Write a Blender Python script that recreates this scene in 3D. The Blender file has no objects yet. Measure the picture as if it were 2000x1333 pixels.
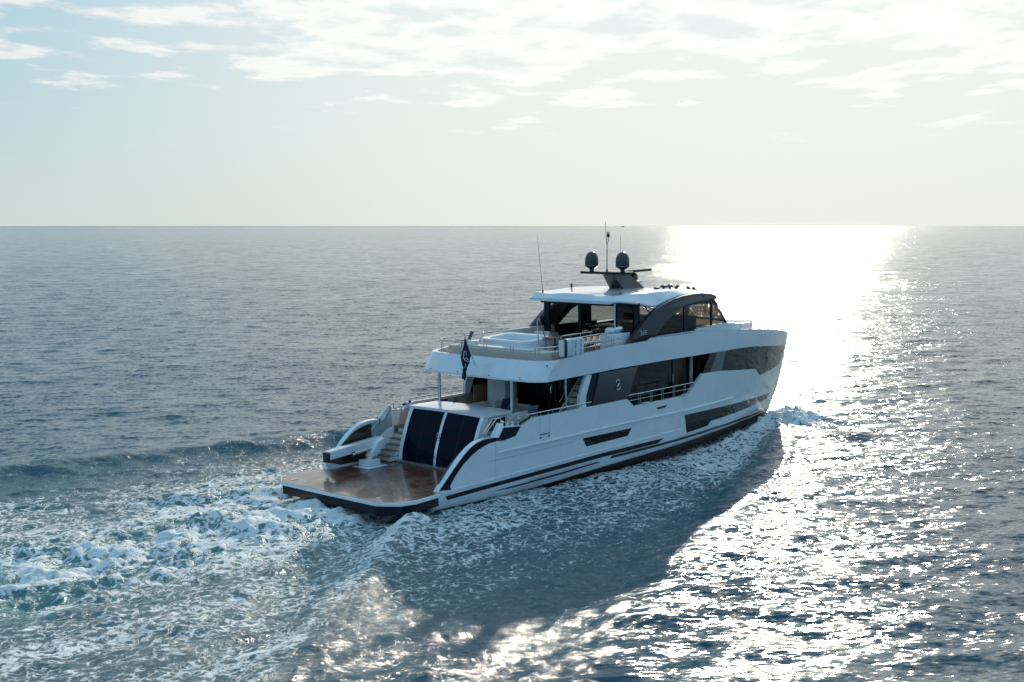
import bpy, bmesh, math, random
import numpy as np
from mathutils import Vector, Matrix

scene = bpy.context.scene
COL = scene.collection
R = math.radians

# ------------------------------------------------------------------ camera
CAM_F, CAM_PITCH, CAM_PSI = 2450.0, 5.2587, 42.316      # focal in px of a 2000 px frame, degrees down, degrees left of the yacht's heading
cam_data = bpy.data.cameras.new("camera")
cam_data.sensor_width = 36.0
cam_data.lens = 36.0 * CAM_F / 2000.0
cam_data.clip_start = 0.5
cam_data.clip_end = 120000.0
cam = bpy.data.objects.new("camera", cam_data)
COL.objects.link(cam)
CAM = Vector((-29.28, -35.78, 10.5))
cam.location = CAM
cam.rotation_euler = (R(90 - CAM_PITCH), 0, R(CAM_PSI - 90))
scene.camera = cam
scene.render.resolution_x, scene.render.resolution_y = 1024, 682

# ------------------------------------------------------------------ sun and sky
SUN_EL, SUN_AZ = 18.0, CAM_PSI - 12.6                   # azimuth measured from +X towards +Y
sun_dir = Vector((math.cos(R(SUN_EL)) * math.cos(R(SUN_AZ)), math.cos(R(SUN_EL)) * math.sin(R(SUN_AZ)), math.sin(R(SUN_EL))))
sun_data = bpy.data.lights.new("sun", "SUN")
sun_data.energy = 3.4
sun_data.angle = R(0.53)
sun_data.color = (1.0, 0.90, 0.74)
sun = bpy.data.objects.new("sun", sun_data)
sun.rotation_euler = sun_dir.to_track_quat("Z", "Y").to_euler()
COL.objects.link(sun)

world = bpy.data.worlds.new("World")
scene.world = world
world.use_nodes = True
nt = world.node_tree
for n in list(nt.nodes):
    nt.nodes.remove(n)


class NT:
    """small helper for node trees"""
    def __init__(self, tree):
        self.t = tree

    def n(self, kind, inputs=None, **props):
        nd = self.t.nodes.new(kind)
        for k, v in props.items():
            setattr(nd, k, v)
        for k, v in (inputs or {}).items():
            s = nd.inputs[k]
            if isinstance(v, bpy.types.NodeSocket):
                self.t.links.new(v, s)
            else:
                s.default_value = v
        return nd

    def math(self, op, a, b=0.0, c=0.0, clamp=False):
        nd = self.t.nodes.new("ShaderNodeMath")
        nd.operation = op
        nd.use_clamp = clamp
        for i, v in enumerate((a, b, c)):
            if isinstance(v, bpy.types.NodeSocket):
                self.t.links.new(v, nd.inputs[i])
            else:
                nd.inputs[i].default_value = v
        return nd.outputs[0]

    def smooth(self, v, lo, hi, a=0.0, b=1.0):
        nd = self.n("ShaderNodeMapRange", {0: v, 1: lo, 2: hi, 3: a, 4: b}, interpolation_type="SMOOTHSTEP")
        return nd.outputs[0]

    def mix(self, f, a, b, kind="RGBA", blend="MIX"):
        nd = self.t.nodes.new("ShaderNodeMix")
        nd.data_type = kind
        if kind == "RGBA":
            nd.blend_type = blend
            ia, ib, out = 6, 7, 2
        else:
            ia, ib, out = 2, 3, 0
        for i, v in ((0, f), (ia, a), (ib, b)):
            if isinstance(v, bpy.types.NodeSocket):
                self.t.links.new(v, nd.inputs[i])
            else:
                nd.inputs[i].default_value = v
        return nd.outputs[out]


w = NT(nt)
tc = w.n("ShaderNodeTexCoord")
sep = w.n("ShaderNodeSeparateXYZ", {0: tc.outputs["Generated"]})
zc = w.math("MAXIMUM", sep.outputs[2], 0.0)
dots = w.n("ShaderNodeVectorMath", {0: tc.outputs["Generated"], 1: tuple(sun_dir)}, operation="DOT_PRODUCT").outputs["Value"]
side = w.smooth(dots, 0.25, 0.93)      # 0 away from the sun, 1 near it
sky = w.n("ShaderNodeTexSky", sky_type="NISHITA", sun_disc=False, sun_elevation=R(SUN_EL), sun_rotation=R(90 - SUN_AZ),
          altitude=0.0, air_density=1.0, dust_density=1.2, ozone_density=1.2)
# cloud layer: the view direction meets a slightly curved sheet of broken stratocumulus
den = w.math("ADD", zc, 0.035)
px = w.math("DIVIDE", sep.outputs[0], den)
py = w.math("DIVIDE", sep.outputs[1], den)
pv = w.n("ShaderNodeCombineXYZ", {0: px, 1: py, 2: 0.0}).outputs[0]
rot = w.n("ShaderNodeVectorRotate", {0: pv, 3: R(-CAM_PSI + 90)}, rotation_type="Z_AXIS").outputs[0]
pm = w.n("ShaderNodeMapping", {0: rot, 1: (3.3, 1.7, 0.0), 3: (1.15, 0.75, 1.0)}).outputs[0]
n_big = w.n("ShaderNodeTexNoise", {0: pm, 2: 0.50, 3: 3.0, 4: 0.5}).outputs[0]
n_det = w.n("ShaderNodeTexNoise", {0: pm, 2: 1.7, 3: 9.0, 4: 0.56}).outputs[0]
n_mix = w.math("ADD", w.math("MULTIPLY", n_big, 0.30), w.math("MULTIPLY", n_det, 0.75))
band = w.smooth(zc, 0.078, 0.125)
# the deck of cloud thickens towards the sun
near = w.smooth(dots, 0.86, 0.985)
thr = w.math("SUBTRACT", 0.63, w.math("ADD", w.math("MULTIPLY", band, 0.135), w.math("MULTIPLY", near, 0.045)))
cov = w.n("ShaderNodeMapRange", {0: n_mix, 1: thr, 2: w.math("ADD", thr, 0.10), 3: 0.0, 4: 1.0}, interpolation_type="SMOOTHSTEP").outputs[0]
cov = w.math("MULTIPLY", cov, w.smooth(zc, 0.05, 0.10))
thick = w.n("ShaderNodeMapRange", {0: n_mix, 1: w.math("ADD", thr, 0.06), 2: w.math("ADD", thr, 0.20), 3: 0.0, 4: 1.0}, interpolation_type="SMOOTHSTEP").outputs[0]
glow = w.smooth(dots, 0.80, 1.0)
SK = 0.092
# the high haze of this morning evens the sky out: bright parts are rolled off, the whole is cooled
KN = 9.0
sk0 = w.n("ShaderNodeVectorMath", {0: sky.outputs[0], 1: (1.65, 1.95, 2.15)}, operation="MULTIPLY").outputs[0]
sk1 = w.n("ShaderNodeVectorMath", {0: sk0, 3: 1.0 / KN}, operation="SCALE").outputs[0]
sk2 = w.n("ShaderNodeVectorMath", {0: sk1, 1: (1.0, 1.0, 1.0)}, operation="ADD").outputs[0]
skyc = w.n("ShaderNodeVectorMath", {0: sk0, 1: sk2}, operation="DIVIDE").outputs[0]
skyc = w.mix(1.0, skyc, w.mix(side, (0.40, 0.76, 1.12, 1), (0.98, 1.06, 1.12, 1)), blend="MULTIPLY")
hi_c = w.mix(w.smooth(dots, -0.2, 0.65), (2.2, 5.7, 9.4, 1), (2.9, 6.0, 8.1, 1))
hi_c = w.mix(w.smooth(dots, 0.80, 1.0), hi_c, (9.2, 9.9, 10.1, 1))
skyc = w.mix(0.8, skyc, hi_c)
cl_lit = w.mix(glow, (9.2, 9.3, 9.0, 1), (11.0, 11.0, 10.6, 1))
cl_sh = w.mix(glow, (7.4, 8.1, 8.4, 1), (8.6, 9.1, 9.1, 1))
clc = w.mix(1.0, w.mix(thick, cl_lit, cl_sh), w.mix(side, (0.45, 0.55, 0.66, 1), (1, 1, 1, 1)), blend="MULTIPLY")
# thin milky veil low over the sea
veil = w.smooth(zc, 0.30, 0.0, 0.0, 0.80)
veil_c = w.mix(w.smooth(dots, 0.70, 1.0), w.mix(w.smooth(dots, 0.0, 0.75), (1.5, 4.4, 7.6, 1), (5.6, 7.0, 6.8, 1)), (9.2, 9.3, 8.5, 1))
cream = w.mix(glow, (7.3, 7.55, 6.8, 1), (9.4, 9.2, 8.1, 1))
lowf = w.math("MULTIPLY", w.smooth(zc, 0.085, 0.0), w.math("MULTIPLY", w.smooth(dots, 0.1, 0.75), 0.85))
veil_c = w.mix(lowf, veil_c, cream)
skyv = w.mix(veil, skyc, veil_c)
col = w.mix(cov, skyv, clc)
bg = w.n("ShaderNodeBackground", {0: col, 1: SK})
w.n("ShaderNodeOutputWorld", {0: bg.outputs[0]})

scene.view_settings.view_transform = "Standard"
scene.view_settings.look = "None"
scene.view_settings.exposure = 0.08
scene.view_settings.gamma = 1.0
scene.view_settings.use_curve_mapping = False
scene.cycles.use_denoising = True
scene.cycles.max_bounces = 8
scene.cycles.sample_clamp_indirect = 6.0

# ------------------------------------------------------------------ tagging
def tag(o, label=None, cat=None, group=None, kind=None):
    if label: o["label"] = label
    if cat: o["category"] = cat
    if group: o["group"] = group
    if kind: o["kind"] = kind
    return o


# ------------------------------------------------------------------ sea
def vnoise(x, y, seed=0):
    xi = np.floor(x).astype(np.int64); yi = np.floor(y).astype(np.int64)
    fx = x - xi; fy = y - yi
    fx = fx * fx * (3 - 2 * fx); fy = fy * fy * (3 - 2 * fy)
    def h(a, b):
        k = (a * 374761393 + b * 668265263 + seed * 974711) & 0xFFFFFFFF
        k = ((k ^ (k >> 13)) * 1274126177) & 0xFFFFFFFF
        return ((k ^ (k >> 16)) & 0xFFFF) / 65535.0
    return (h(xi, yi) * (1 - fx) + h(xi + 1, yi) * fx) * (1 - fy) + (h(xi, yi + 1) * (1 - fx) + h(xi + 1, yi + 1) * fx) * fy


def fbm(x, y, oct=4, seed=0, gain=0.5):
    s = 0; a = 1; t = 0
    for i in range(oct):
        s = s + a * vnoise(x * 2 ** i + 17.3 * i, y * 2 ** i - 9.1 * i, seed + i); t += a; a *= gain
    return s / t


def sstep(v, a, b):
    t = np.clip((v - a) / (b - a), 0, 1)
    return t * t * (3 - 2 * t)


def build_sea():
    # polar sheet round a point under the camera, rings widening with distance out to the horizon
    r = [0.0, 4, 8, 12, 15, 17.5, 19.5]
    while r[-1] < 42000:
        rr = r[-1]
        d = 0.16 if rr < 85 else min(0.16 * (rr / 85.0) ** 1.15, rr * 0.03)
        r.append(rr + d)
    r = np.array(r)
    th_c = R(CAM_PSI)
    fine = np.arange(-R(27), R(27), 0.0026)
    rest = np.linspace(R(27), 2 * math.pi - R(27), 90)
    th = np.concatenate([fine, rest[:-1] if False else rest[:-1]]) + th_c
    nr, nth = len(r), len(th)
    RR, TH = np.meshgrid(r, th, indexing="ij")
    X = CAM.x + RR * np.cos(TH); Y = CAM.y + RR * np.sin(TH)
    dr = np.gradient(r)[:, None] * np.ones_like(X)
    rng = np.random.RandomState(7)
    Z = np.zeros_like(X); DX = np.zeros_like(X); DY = np.zeros_like(X)
    # ambient waves: wind from roughly ahead of the camera
    nw = 90
    lam = 0.55 * (14.0 / 0.55) ** (rng.rand(nw) ** 1.45)
    ang = th_c + math.pi + R(12) + rng.randn(nw) * R(27)
    ph = rng.rand(nw) * 2 * math.pi
    gust = 0.75 + 0.5 * fbm(X / 60.0, Y / 35.0, 3, 5)
    for i in range(nw):
        k = 2 * math.pi / lam[i]
        slope = 0.0180 * (1.0 if lam[i] < 2 else (2 / lam[i]) ** 0.65)
        a = slope / k
        att = np.clip((lam[i] / np.maximum(dr, RR * 0.0026) - 1.7) / 1.6, 0, 1)
        p = k * (X * math.cos(ang[i]) + Y * math.sin(ang[i])) + ph[i]
        s, c = np.sin(p), np.cos(p)
        aa = a * att * (gust if lam[i] < 5 else 1.0)
        Z += aa * c
        DX -= 0.9 * aa * s * math.cos(ang[i]); DY -= 0.9 * aa * s * math.sin(ang[i])
    # ---- the yacht's wave system (bow near x=31, stern near x=1)
    ay = np.abs(Y)
    sgn = np.where(Y < 0, 0, 1)
    def ridge(d, wd):
        return np.exp(-(d / wd) ** 2)
    wob = (fbm(X / 2.2, Y / 2.2, 3, 21) - 0.5)
    e_st = 1.9 + 0.43 * (31.0 - X)                 # starboard outer edge of the disturbed water
    e_pt = 15.0 - 0.24 * (X - 0.0)
    e_pt = np.where(X > 10, 1.9 + 0.5 * (31 - X), e_pt)
    edge = np.where(Y < 0, e_st, e_pt)
    d_e = ay - edge
    bowfade = sstep(31.5 - X, 0, 3) * np.exp(-np.clip(10 - X, 0, 200) / 40.0)
    Z += bowfade * np.where(Y < 0, 0.22, 0.62) * ridge(d_e + 0.6 * wob, 0.9 + 0.02 * np.clip(31 - X, 0, 80)) * (0.7 + 0.8 * wob)
    Z -= bowfade * 0.16 * ridge(d_e + 2.2, 1.5)
    # second, weaker crest outside
    Z += bowfade * sstep(22 - X, 0, 6) * 0.07 * ridge(d_e - 3.0 + wob, 1.0)
    # hull-side bow wave: water climbing the hull behind the stem
    hullw = np.interp(X.ravel(), [1, 8, 15, 22, 26, 29, 31.5], [3.3, 3.35, 3.35, 3.0, 2.4, 1.5, 0.1]).reshape(X.shape)
    dh = ay - hullw
    climb = np.exp(-((X - 26.5) / 4.5) ** 2)
    Z += 0.42 * climb * np.exp(-np.clip(dh, 0, 50) / 0.9) * (0.6 + 1.0 * fbm(X * 1.1, Y * 1.1, 3, 3))
    # the thrown bow splash on each side of the stem
    bs = np.exp(-((X - 30.0 - 0.35 * (1.5 - ay)) / 2.3) ** 2 - ((ay - 2.3) / 1.9) ** 2)
    Z += bs * (1.05 * fbm(X * 1.7, Y * 1.7, 4, 9, 0.60) ** 1.2 + 0.25 * np.abs(fbm(X * 4.5, Y * 4.5, 3, 12) - 0.5))
    # stern: rooster of churned water and the diverging ridges
    wash_c = np.clip(1.5 - X, 0, 300)
    inw = sstep(2.5 - X, 0, 2.5)
    wdt = 2.6 + 0.10 * wash_c
    core = inw * np.exp(-(Y / wdt) ** 4)
    churn = fbm(X * 0.8, Y * 1.15, 5, 31, 0.60) - 0.45
    lump = np.abs(fbm(X * 1.3 + 40, Y * 1.6, 4, 77, 0.6) - 0.5) * 2
    Z += core * (0.95 * churn * np.exp(-wash_c / 45.0) + 0.30 * np.exp(-((X + 3.0) / 4.0) ** 2) - 0.25 * lump * np.exp(-wash_c / 35.0) - 0.10)
    sr = 3.4 + 0.70 * (1.5 - X)
    d_s = ay - sr
    sfade = inw * np.exp(-wash_c / 16.0)
    Z += sfade * np.where(Y < 0, 0.50, 0.28) * ridge(d_s + 0.9 * wob, 0.75 + 0.05 * wash_c) * (0.75 + 0.9 * wob)
    Z -= sfade * 0.22 * ridge(d_s + 2.0, 1.2)
    # general small turbulence inside the disturbed water
    inside = sstep(-d_e, -0.5, 1.5) * sstep(31.5 - X, 0, 2) * np.exp(-np.clip(-8 - X, 0, 500) / 60.0)
    Z += inside * 0.25 * (fbm(X * 1.1, Y * 1.5, 5, 55, 0.6) - 0.5)
    # keep water out of the hull
    hullmask = (X > 2.4) & (X < 31.6) & (ay < hullw - 0.35)
    Z = np.where(hullmask, np.minimum(Z, -0.25), Z)

    # ---- foam amount (0..1) and aeration
    low = fbm(X / 3.0, Y / 2.2, 3, 91)
    foam = np.zeros_like(X)
    foam = np.maximum(foam, inside * (0.25 + 0.34 * np.exp(-(np.clip(dh, 0, 40) / 7.0) ** 2) + 0.10 * np.exp(-((X - 24) / 8.0) ** 2)) * sstep(X, -60, -2))
    foam = np.maximum(foam, inside * (0.20 + 0.24 * np.exp(-(np.clip(dh, 0, 40) / 7.0) ** 2)) * sstep(low, 0.35, 0.6))
    foam = np.maximum(foam, 0.85 * climb * np.exp(-np.clip(dh - 0.3, 0, 50) / 1.6))
    foam = np.maximum(foam, 0.95 * np.clip(bs * 1.6, 0, 1) * 0.85)
    foam = np.maximum(foam, core * (0.46 + 0.42 * sstep(churn, -0.05, 0.22)) * np.exp(-np.clip(wash_c - 30, 0, 900) / 60.0))
    foam = np.maximum(foam, inw * 0.95 * np.exp(-((X - 0.0) / 2.6) ** 2) * np.exp(-(Y / 3.2) ** 4))
    sin_ = sstep(sr + 1.0 - ay, 0, 1.6) * inw
    foam = np.maximum(foam, sin_ * (0.44 + 0.22 * np.exp(-wash_c / 9.0)) * np.exp(-np.clip(wash_c - 25, 0, 900) / 50.0))
    foam = np.maximum(foam, sfade * np.where(Y < 0, 0.92, 0.55) * ridge(d_s + 0.5 + 0.9 * wob, 0.9))
    foam = np.maximum(foam, bowfade * np.where(Y < 0, 0.25, 0.42) * ridge(d_e + 0.8, 1.1))
    lanes = fbm(X / 6.5, Y / 0.95 + 0.12 * X, 3, 63)
    foam *= (0.82 + 0.36 * low) * np.where(X < 3, 0.72 + 0.56 * lanes, 1.0)
    foam = np.where(X > 33.5, 0, foam)
    aer = np.clip(core * 1.0 * np.exp(-wash_c / 45.0) + 0.40 * sin_ * np.exp(-wash_c / 25.0) + 0.25 * climb * np.exp(-np.clip(dh, 0, 50) / 2.5) + 0.12 * inside, 0, 1)
    X2 = X + DX; Y2 = Y + DY
    # far rings: the sheet is flat there and its unresolved ripples go into the gloss
    rough = np.interp(RR.ravel(), [20, 60, 140, 400, 1500, 6000], [0.12, 0.12, 0.12, 0.12, 0.13, 0.14]).reshape(X.shape)
    # wind streaks / calmer patches
    verts = np.stack([X2, Y2, Z], -1).reshape(-1, 3)
    i = np.arange(nr - 1)[:, None] * nth
    j = np.arange(nth)[None, :]
    jn = (j + 1) % nth
    quads = np.stack([i + j, i + nth + j, i + nth + jn, i + jn], -1).reshape(-1, 4)
    me = bpy.data.meshes.new("sea")
    me.vertices.add(len(verts)); me.vertices.foreach_set("co", verts.ravel())
    me.loops.add(quads.size); me.loops.foreach_set("vertex_index", quads.ravel().astype(np.int32))
    me.polygons.add(len(quads))
    me.polygons.foreach_set("loop_start", np.arange(0, quads.size, 4, dtype=np.int32))
    me.polygons.foreach_set("loop_total", np.full(len(quads), 4, dtype=np.int32))
    me.polygons.foreach_set("use_smooth", np.ones(len(quads), dtype=bool))
    me.update(calc_edges=True)
    unr = np.interp(RR.ravel(), [70, 180, 500, 1500], [0.0, 0.35, 0.8, 1.0]).reshape(X.shape)
    for nm, arr in (("foam", foam), ("aeration", aer), ("ripple", rough), ("unresolved", unr)):
        at = me.attributes.new(nm, "FLOAT", "POINT")
        at.data.foreach_set("value", np.clip(arr, 0, 1).astype(np.float32).ravel())
    print("sea verts", len(verts), nr, nth)
    o = bpy.data.objects.new("sea", me)
    COL.objects.link(o)
    tag(o, kind="structure")
    return o


def sea_material():
    m = bpy.data.materials.new("sea_water"); m.use_nodes = True
    t = NT(m.node_tree)
    for n in list(m.node_tree.nodes): m.node_tree.nodes.remove(n)
    geo = t.n("ShaderNodeNewGeometry")
    P = geo.outputs["Position"]
    foam = t.n("ShaderNodeAttribute", attribute_name="foam").outputs["Fac"]
    aer = t.n("ShaderNodeAttribute", attribute_name="aeration").outputs["Fac"]
    rip = t.n("ShaderNodeAttribute", attribute_name="ripple").outputs["Fac"]
    # foam lace
    warp = t.n("ShaderNodeTexNoise", {0: P, 2: 0.9, 3: 3.0, 4: 0.5})
    wv = t.n("ShaderNodeVectorMath", {0: warp.outputs["Color"], 1: (0.5, 0.5, 0.5)}, operation="SUBTRACT").outputs[0]
    wv = t.n("ShaderNodeVectorMath", {0: wv, 3: 1.5}, operation="SCALE").outputs[0]
    PW = t.n("ShaderNodeVectorMath", {0: P, 1: wv}, operation="ADD").outputs[0]
    st = t.n("ShaderNodeMapping", {0: PW, 3: (0.75, 1.15, 1.0)}).outputs[0]
    vo = t.n("ShaderNodeTexVoronoi", {0: st, 2: 2.4}, feature="DISTANCE_TO_EDGE").outputs["Distance"]
    vo2 = t.n("ShaderNodeTexVoronoi", {0: st, 2: 6.0}, feature="DISTANCE_TO_EDGE").outputs["Distance"]
    nf = t.n("ShaderNodeTexNoise", {0: PW, 2: 3.8, 3: 8.0, 4: 0.68}).outputs[0]
    lace = t.math("SUBTRACT", 1.0, t.math("MULTIPLY", vo, 3.2), clamp=True)
    lace2 = t.math("SUBTRACT", 1.0, t.math("MULTIPLY", vo2, 4.0), clamp=True)
    pat = t.math("ADD", t.math("MULTIPLY", nf, 0.70), t.math("ADD", t.math("MULTIPLY", lace, 0.20), t.math("MULTIPLY", lace2, 0.13)))
    thr = t.n("ShaderNodeMapRange", {0: foam, 1: 0.0, 2: 1.0, 3: 0.86, 4: 0.16}).outputs[0]
    thr_hi = t.math("ADD", thr, 0.15)
    fm = t.n("ShaderNodeMapRange", {0: pat, 1: thr, 2: thr_hi, 3: 0.0, 4: 1.0}, interpolation_type="SMOOTHSTEP").outputs[0]
    fm = t.math("MULTIPLY", fm, t.smooth(foam, 0.02, 0.2))
    # ripples
    vr = t.n("ShaderNodeVectorRotate", {0: P, 3: R(-CAM_PSI - 12)}, rotation_type="Z_AXIS").outputs[0]
    mp = t.n("ShaderNodeMapping", {0: vr, 3: (1.6, 0.62, 1.0)}).outputs[0]
    r3 = t.n("ShaderNodeTexNoise", {0: vr, 2: 0.035, 3: 3.0, 4: 0.55}).outputs[0]
    gust = t.smooth(r3, 0.36, 0.64, 0.70, 1.30)
    unres = t.n("ShaderNodeAttribute", attribute_name="unresolved").outputs["Fac"]
    # ripple slopes come straight from vector noise, so they keep their strength at any distance
    fwd = Vector((math.cos(R(CAM_PSI + 12)), math.sin(R(CAM_PSI + 12)), 0)); lat = Vector((-fwd.y, fwd.x, 0))
    def slopes(scale, oct, rough, af, al):
        c = t.n("ShaderNodeTexNoise", {0: mp, 2: scale, 3: oct, 4: rough}).outputs["Color"]
        sp = t.n("ShaderNodeSeparateColor", {0: c})
        f = t.math("MULTIPLY", t.math("SUBTRACT", sp.outputs[0], 0.5), af)
        l = t.math("MULTIPLY", t.math("SUBTRACT", sp.outputs[1], 0.5), al)
        return f, l
    f1, l1 = slopes(4.0, 4.0, 0.64, 1.45, 1.10)
    f2, l2 = slopes(0.75, 2.0, 0.5, 0.62, 0.34)
    f3, l3 = slopes(0.20, 4.0, 0.6, 0.90, 0.10)
    sf = t.math("ADD", t.math("MULTIPLY", f1, gust), t.math("ADD", f2, t.math("MULTIPLY", f3, unres)))
    sl = t.math("ADD", t.math("MULTIPLY", l1, gust), t.math("ADD", l2, t.math("MULTIPLY", l3, unres)))
    vf = t.n("ShaderNodeVectorMath", {0: tuple(fwd), 3: sf}, operation="SCALE").outputs[0]
    vl = t.n("ShaderNodeVectorMath", {0: tuple(lat), 3: sl}, operation="SCALE").outputs[0]
    vn = t.n("ShaderNodeVectorMath", {0: geo.outputs["Normal"], 1: t.n("ShaderNodeVectorMath", {0: vf, 1: vl}, operation="ADD").outputs[0]}, operation="ADD").outputs[0]
    vn = t.n("ShaderNodeVectorMath", {0: vn}, operation="NORMALIZE").outputs[0]
    hgt = t.math("ADD", t.math("MULTIPLY", fm, 0.03), t.math("MULTIPLY", t.math("MULTIPLY", nf, foam), 0.16))
    bump = t.n("ShaderNodeBump", {"Strength": 1.0, "Distance": 1.0, "Height": hgt, "Normal": vn}).outputs[0]
    deep = t.mix(aer, (0.008, 0.070, 0.102, 1), (0.055, 0.20, 0.20, 1))
    halo = t.n("ShaderNodeMapRange", {0: pat, 1: t.math("SUBTRACT", thr, 0.22), 2: thr_hi, 3: 0.0, 4: 0.16}, interpolation_type="SMOOTHSTEP").outputs[0]
    halo = t.math("MULTIPLY", halo, t.smooth(foam, 0.05, 0.3))
    deep = t.mix(halo, deep, (0.30, 0.48, 0.48, 1))
    colr = t.mix(fm, deep, (0.84, 0.87, 0.86, 1))
    rg = t.mix(fm, rip, 0.7, kind="FLOAT")
    spec = t.mix(fm, 0.5, 0.25, kind="FLOAT")
    b = t.n("ShaderNodeBsdfPrincipled", {"Base Color": colr, "Roughness": rg, "IOR": 1.333, "Specular IOR Level": spec, "Normal": bump})
    t.n("ShaderNodeOutputMaterial", {0: b.outputs[0]})
    return m


sea = build_sea()
sea.data.materials.append(sea_material())

# ================================================================== materials
def pmat(name, col, rough=0.5, metal=0.0, coat=0.0, spec=0.5, noise=0.0, nscale=3.0, bump=0.0, bscale=40.0, trans=0.0, ior=1.5):
    m = bpy.data.materials.new(name); m.use_nodes = True
    t = NT(m.node_tree)
    b = m.node_tree.nodes["Principled BSDF"]
    b.inputs["Base Color"].default_value = (*col, 1)
    b.inputs["Roughness"].default_value = rough
    b.inputs["Metallic"].default_value = metal
    b.inputs["Coat Weight"].default_value = coat
    b.inputs["Coat Roughness"].default_value = 0.04
    b.inputs["Specular IOR Level"].default_value = spec
    b.inputs["IOR"].default_value = ior
    b.inputs["Transmission Weight"].default_value = trans
    tc = t.n("ShaderNodeTexCoord").outputs["Object"]
    if noise > 0:
        nz = t.n("ShaderNodeTexNoise", {0: tc, 2: nscale, 3: 5.0, 4: 0.6}).outputs[0]
        f = t.n("ShaderNodeMapRange", {0: nz, 1: 0.3, 2: 0.7, 3: 1.0 - noise, 4: 1.0 + noise * 0.4}).outputs[0]
        c2 = t.n("ShaderNodeVectorMath", {0: tuple(col), 3: f}, operation="SCALE").outputs[0]
        t.t.links.new(c2, b.inputs["Base Color"])
        t.t.links.new(t.n("ShaderNodeMapRange", {0: nz, 1: 0.3, 2: 0.7, 3: rough * 0.8, 4: min(1.0, rough * 1.25)}).outputs[0], b.inputs["Roughness"])
    if bump > 0:
        nb = t.n("ShaderNodeTexNoise", {0: tc, 2: bscale, 3: 3.0}).outputs[0]
        bp = t.n("ShaderNodeBump", {"Strength": bump, "Distance": 0.02, "Height": nb}).outputs[0]
        t.t.links.new(bp, b.inputs["Normal"])
    return m


WHITE = pmat("white_gelcoat", (0.78, 0.80, 0.82), 0.20, coat=0.8, noise=0.07, nscale=1.5, bump=0.06, bscale=0.9)  # albedo noise stands in for mottled water reflections, along with salt and dirt
WHITE2 = pmat("white_deck_paint", (0.72, 0.71, 0.68), 0.5, noise=0.05, nscale=2.0)
CREAM = pmat("cream_upholstery", (0.60, 0.54, 0.45), 0.8, noise=0.06, nscale=3, bump=0.3, bscale=60)
CREAMW = pmat("pale_upholstery", (0.66, 0.64, 0.60), 0.85, noise=0.06, nscale=3, bump=0.3, bscale=60)
BLACK = pmat("black_gloss", (0.006, 0.008, 0.016), 0.16, spec=0.3)
BLACKM = pmat("black_matt", (0.012, 0.012, 0.014), 0.55)
GREY = pmat("graphite_paint", (0.046, 0.043, 0.050), 0.34, metal=0.25, coat=0.35, noise=0.1, nscale=2)
GREY2 = pmat("grey_stripe_paint", (0.17, 0.17, 0.17), 0.4, metal=0.2)
CHROME = pmat("polished_steel", (0.62, 0.64, 0.66), 0.16, metal=1.0)
ANTIF = pmat("bottom_paint", (0.045, 0.020, 0.018), 0.6, noise=0.2, nscale=1.5)
WARM_BOUNCE = pmat("warm_bounce_beige", (0.55, 0.46, 0.35), 0.5, noise=0.05)  # white bulwark paint with warm bounced light put into its colour
NAVY = pmat("navy_cloth", (0.012, 0.012, 0.05), 0.85, noise=0.15, nscale=6)
NAVY2 = pmat("navy_cushion_cloth", (0.02, 0.035, 0.085), 0.9, noise=0.1, bump=0.3, bscale=60)
BLUEG = pmat("blue_grey_cushion_cloth", (0.11, 0.14, 0.20), 0.9, noise=0.1, bump=0.3, bscale=60)
BROWNP = pmat("bronze_panel", (0.060, 0.042, 0.030), 0.16, metal=0.3, coat=0.6)
WINT = pmat("dark_interior", (0.030, 0.018, 0.014), 0.45, noise=0.2, nscale=2)
WALNUT = pmat("walnut_joinery", (0.075, 0.032, 0.018), 0.35, noise=0.25, nscale=4)
FABW = pmat("white_cover_cloth", (0.74, 0.75, 0.77), 0.6, noise=0.05, bump=0.4, bscale=9)
LETTER = pmat("silver_letter", (0.70, 0.70, 0.72), 0.35, metal=0.3)
DOME = pmat("dark_dome_plastic", (0.030, 0.027, 0.030), 0.22, coat=0.4)
LAMPG = pmat("pale_lens", (0.55, 0.55, 0.5), 0.2)
GLASSN = pmat("black_blue_glass", (0.004, 0.007, 0.016), 0.03, ior=1.36, spec=0.1)
GLASSD = pmat("mirror_dark_glass", (0.014, 0.011, 0.011), 0.025, ior=1.52, spec=0.40)


def glass_mat(name, tint, refl=1.5):
    m = bpy.data.materials.new(name); m.use_nodes = True
    t = NT(m.node_tree)
    for n in list(m.node_tree.nodes): m.node_tree.nodes.remove(n)
    tr = t.n("ShaderNodeBsdfTransparent", {0: (*tint, 1)})
    gl = t.n("ShaderNodeBsdfGlossy", {0: (1, 1, 1, 1), 1: 0.02})
    fc = t.n("ShaderNodeLayerWeight", {0: 0.5}).outputs["Facing"]
    f0 = ((refl - 1) / (refl + 1)) ** 2
    fr = t.math("ADD", f0, t.math("MULTIPLY", 1 - f0, t.math("POWER", fc, 5.0)))
    mx = t.n("ShaderNodeMixShader", {0: fr, 1: tr.outputs[0], 2: gl.outputs[0]})
    t.n("ShaderNodeOutputMaterial", {0: mx.outputs[0]})
    return m


TINT = glass_mat("tinted_window_glass", (0.66, 0.66, 0.63))
CLEAR = glass_mat("clear_glass", (0.80, 0.84, 0.84), 1.35)
TINT2 = glass_mat("smoked_window_glass", (0.36, 0.35, 0.33))
DTINT = glass_mat("dark_salon_glass", (0.10, 0.09, 0.09), 1.6)


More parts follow.
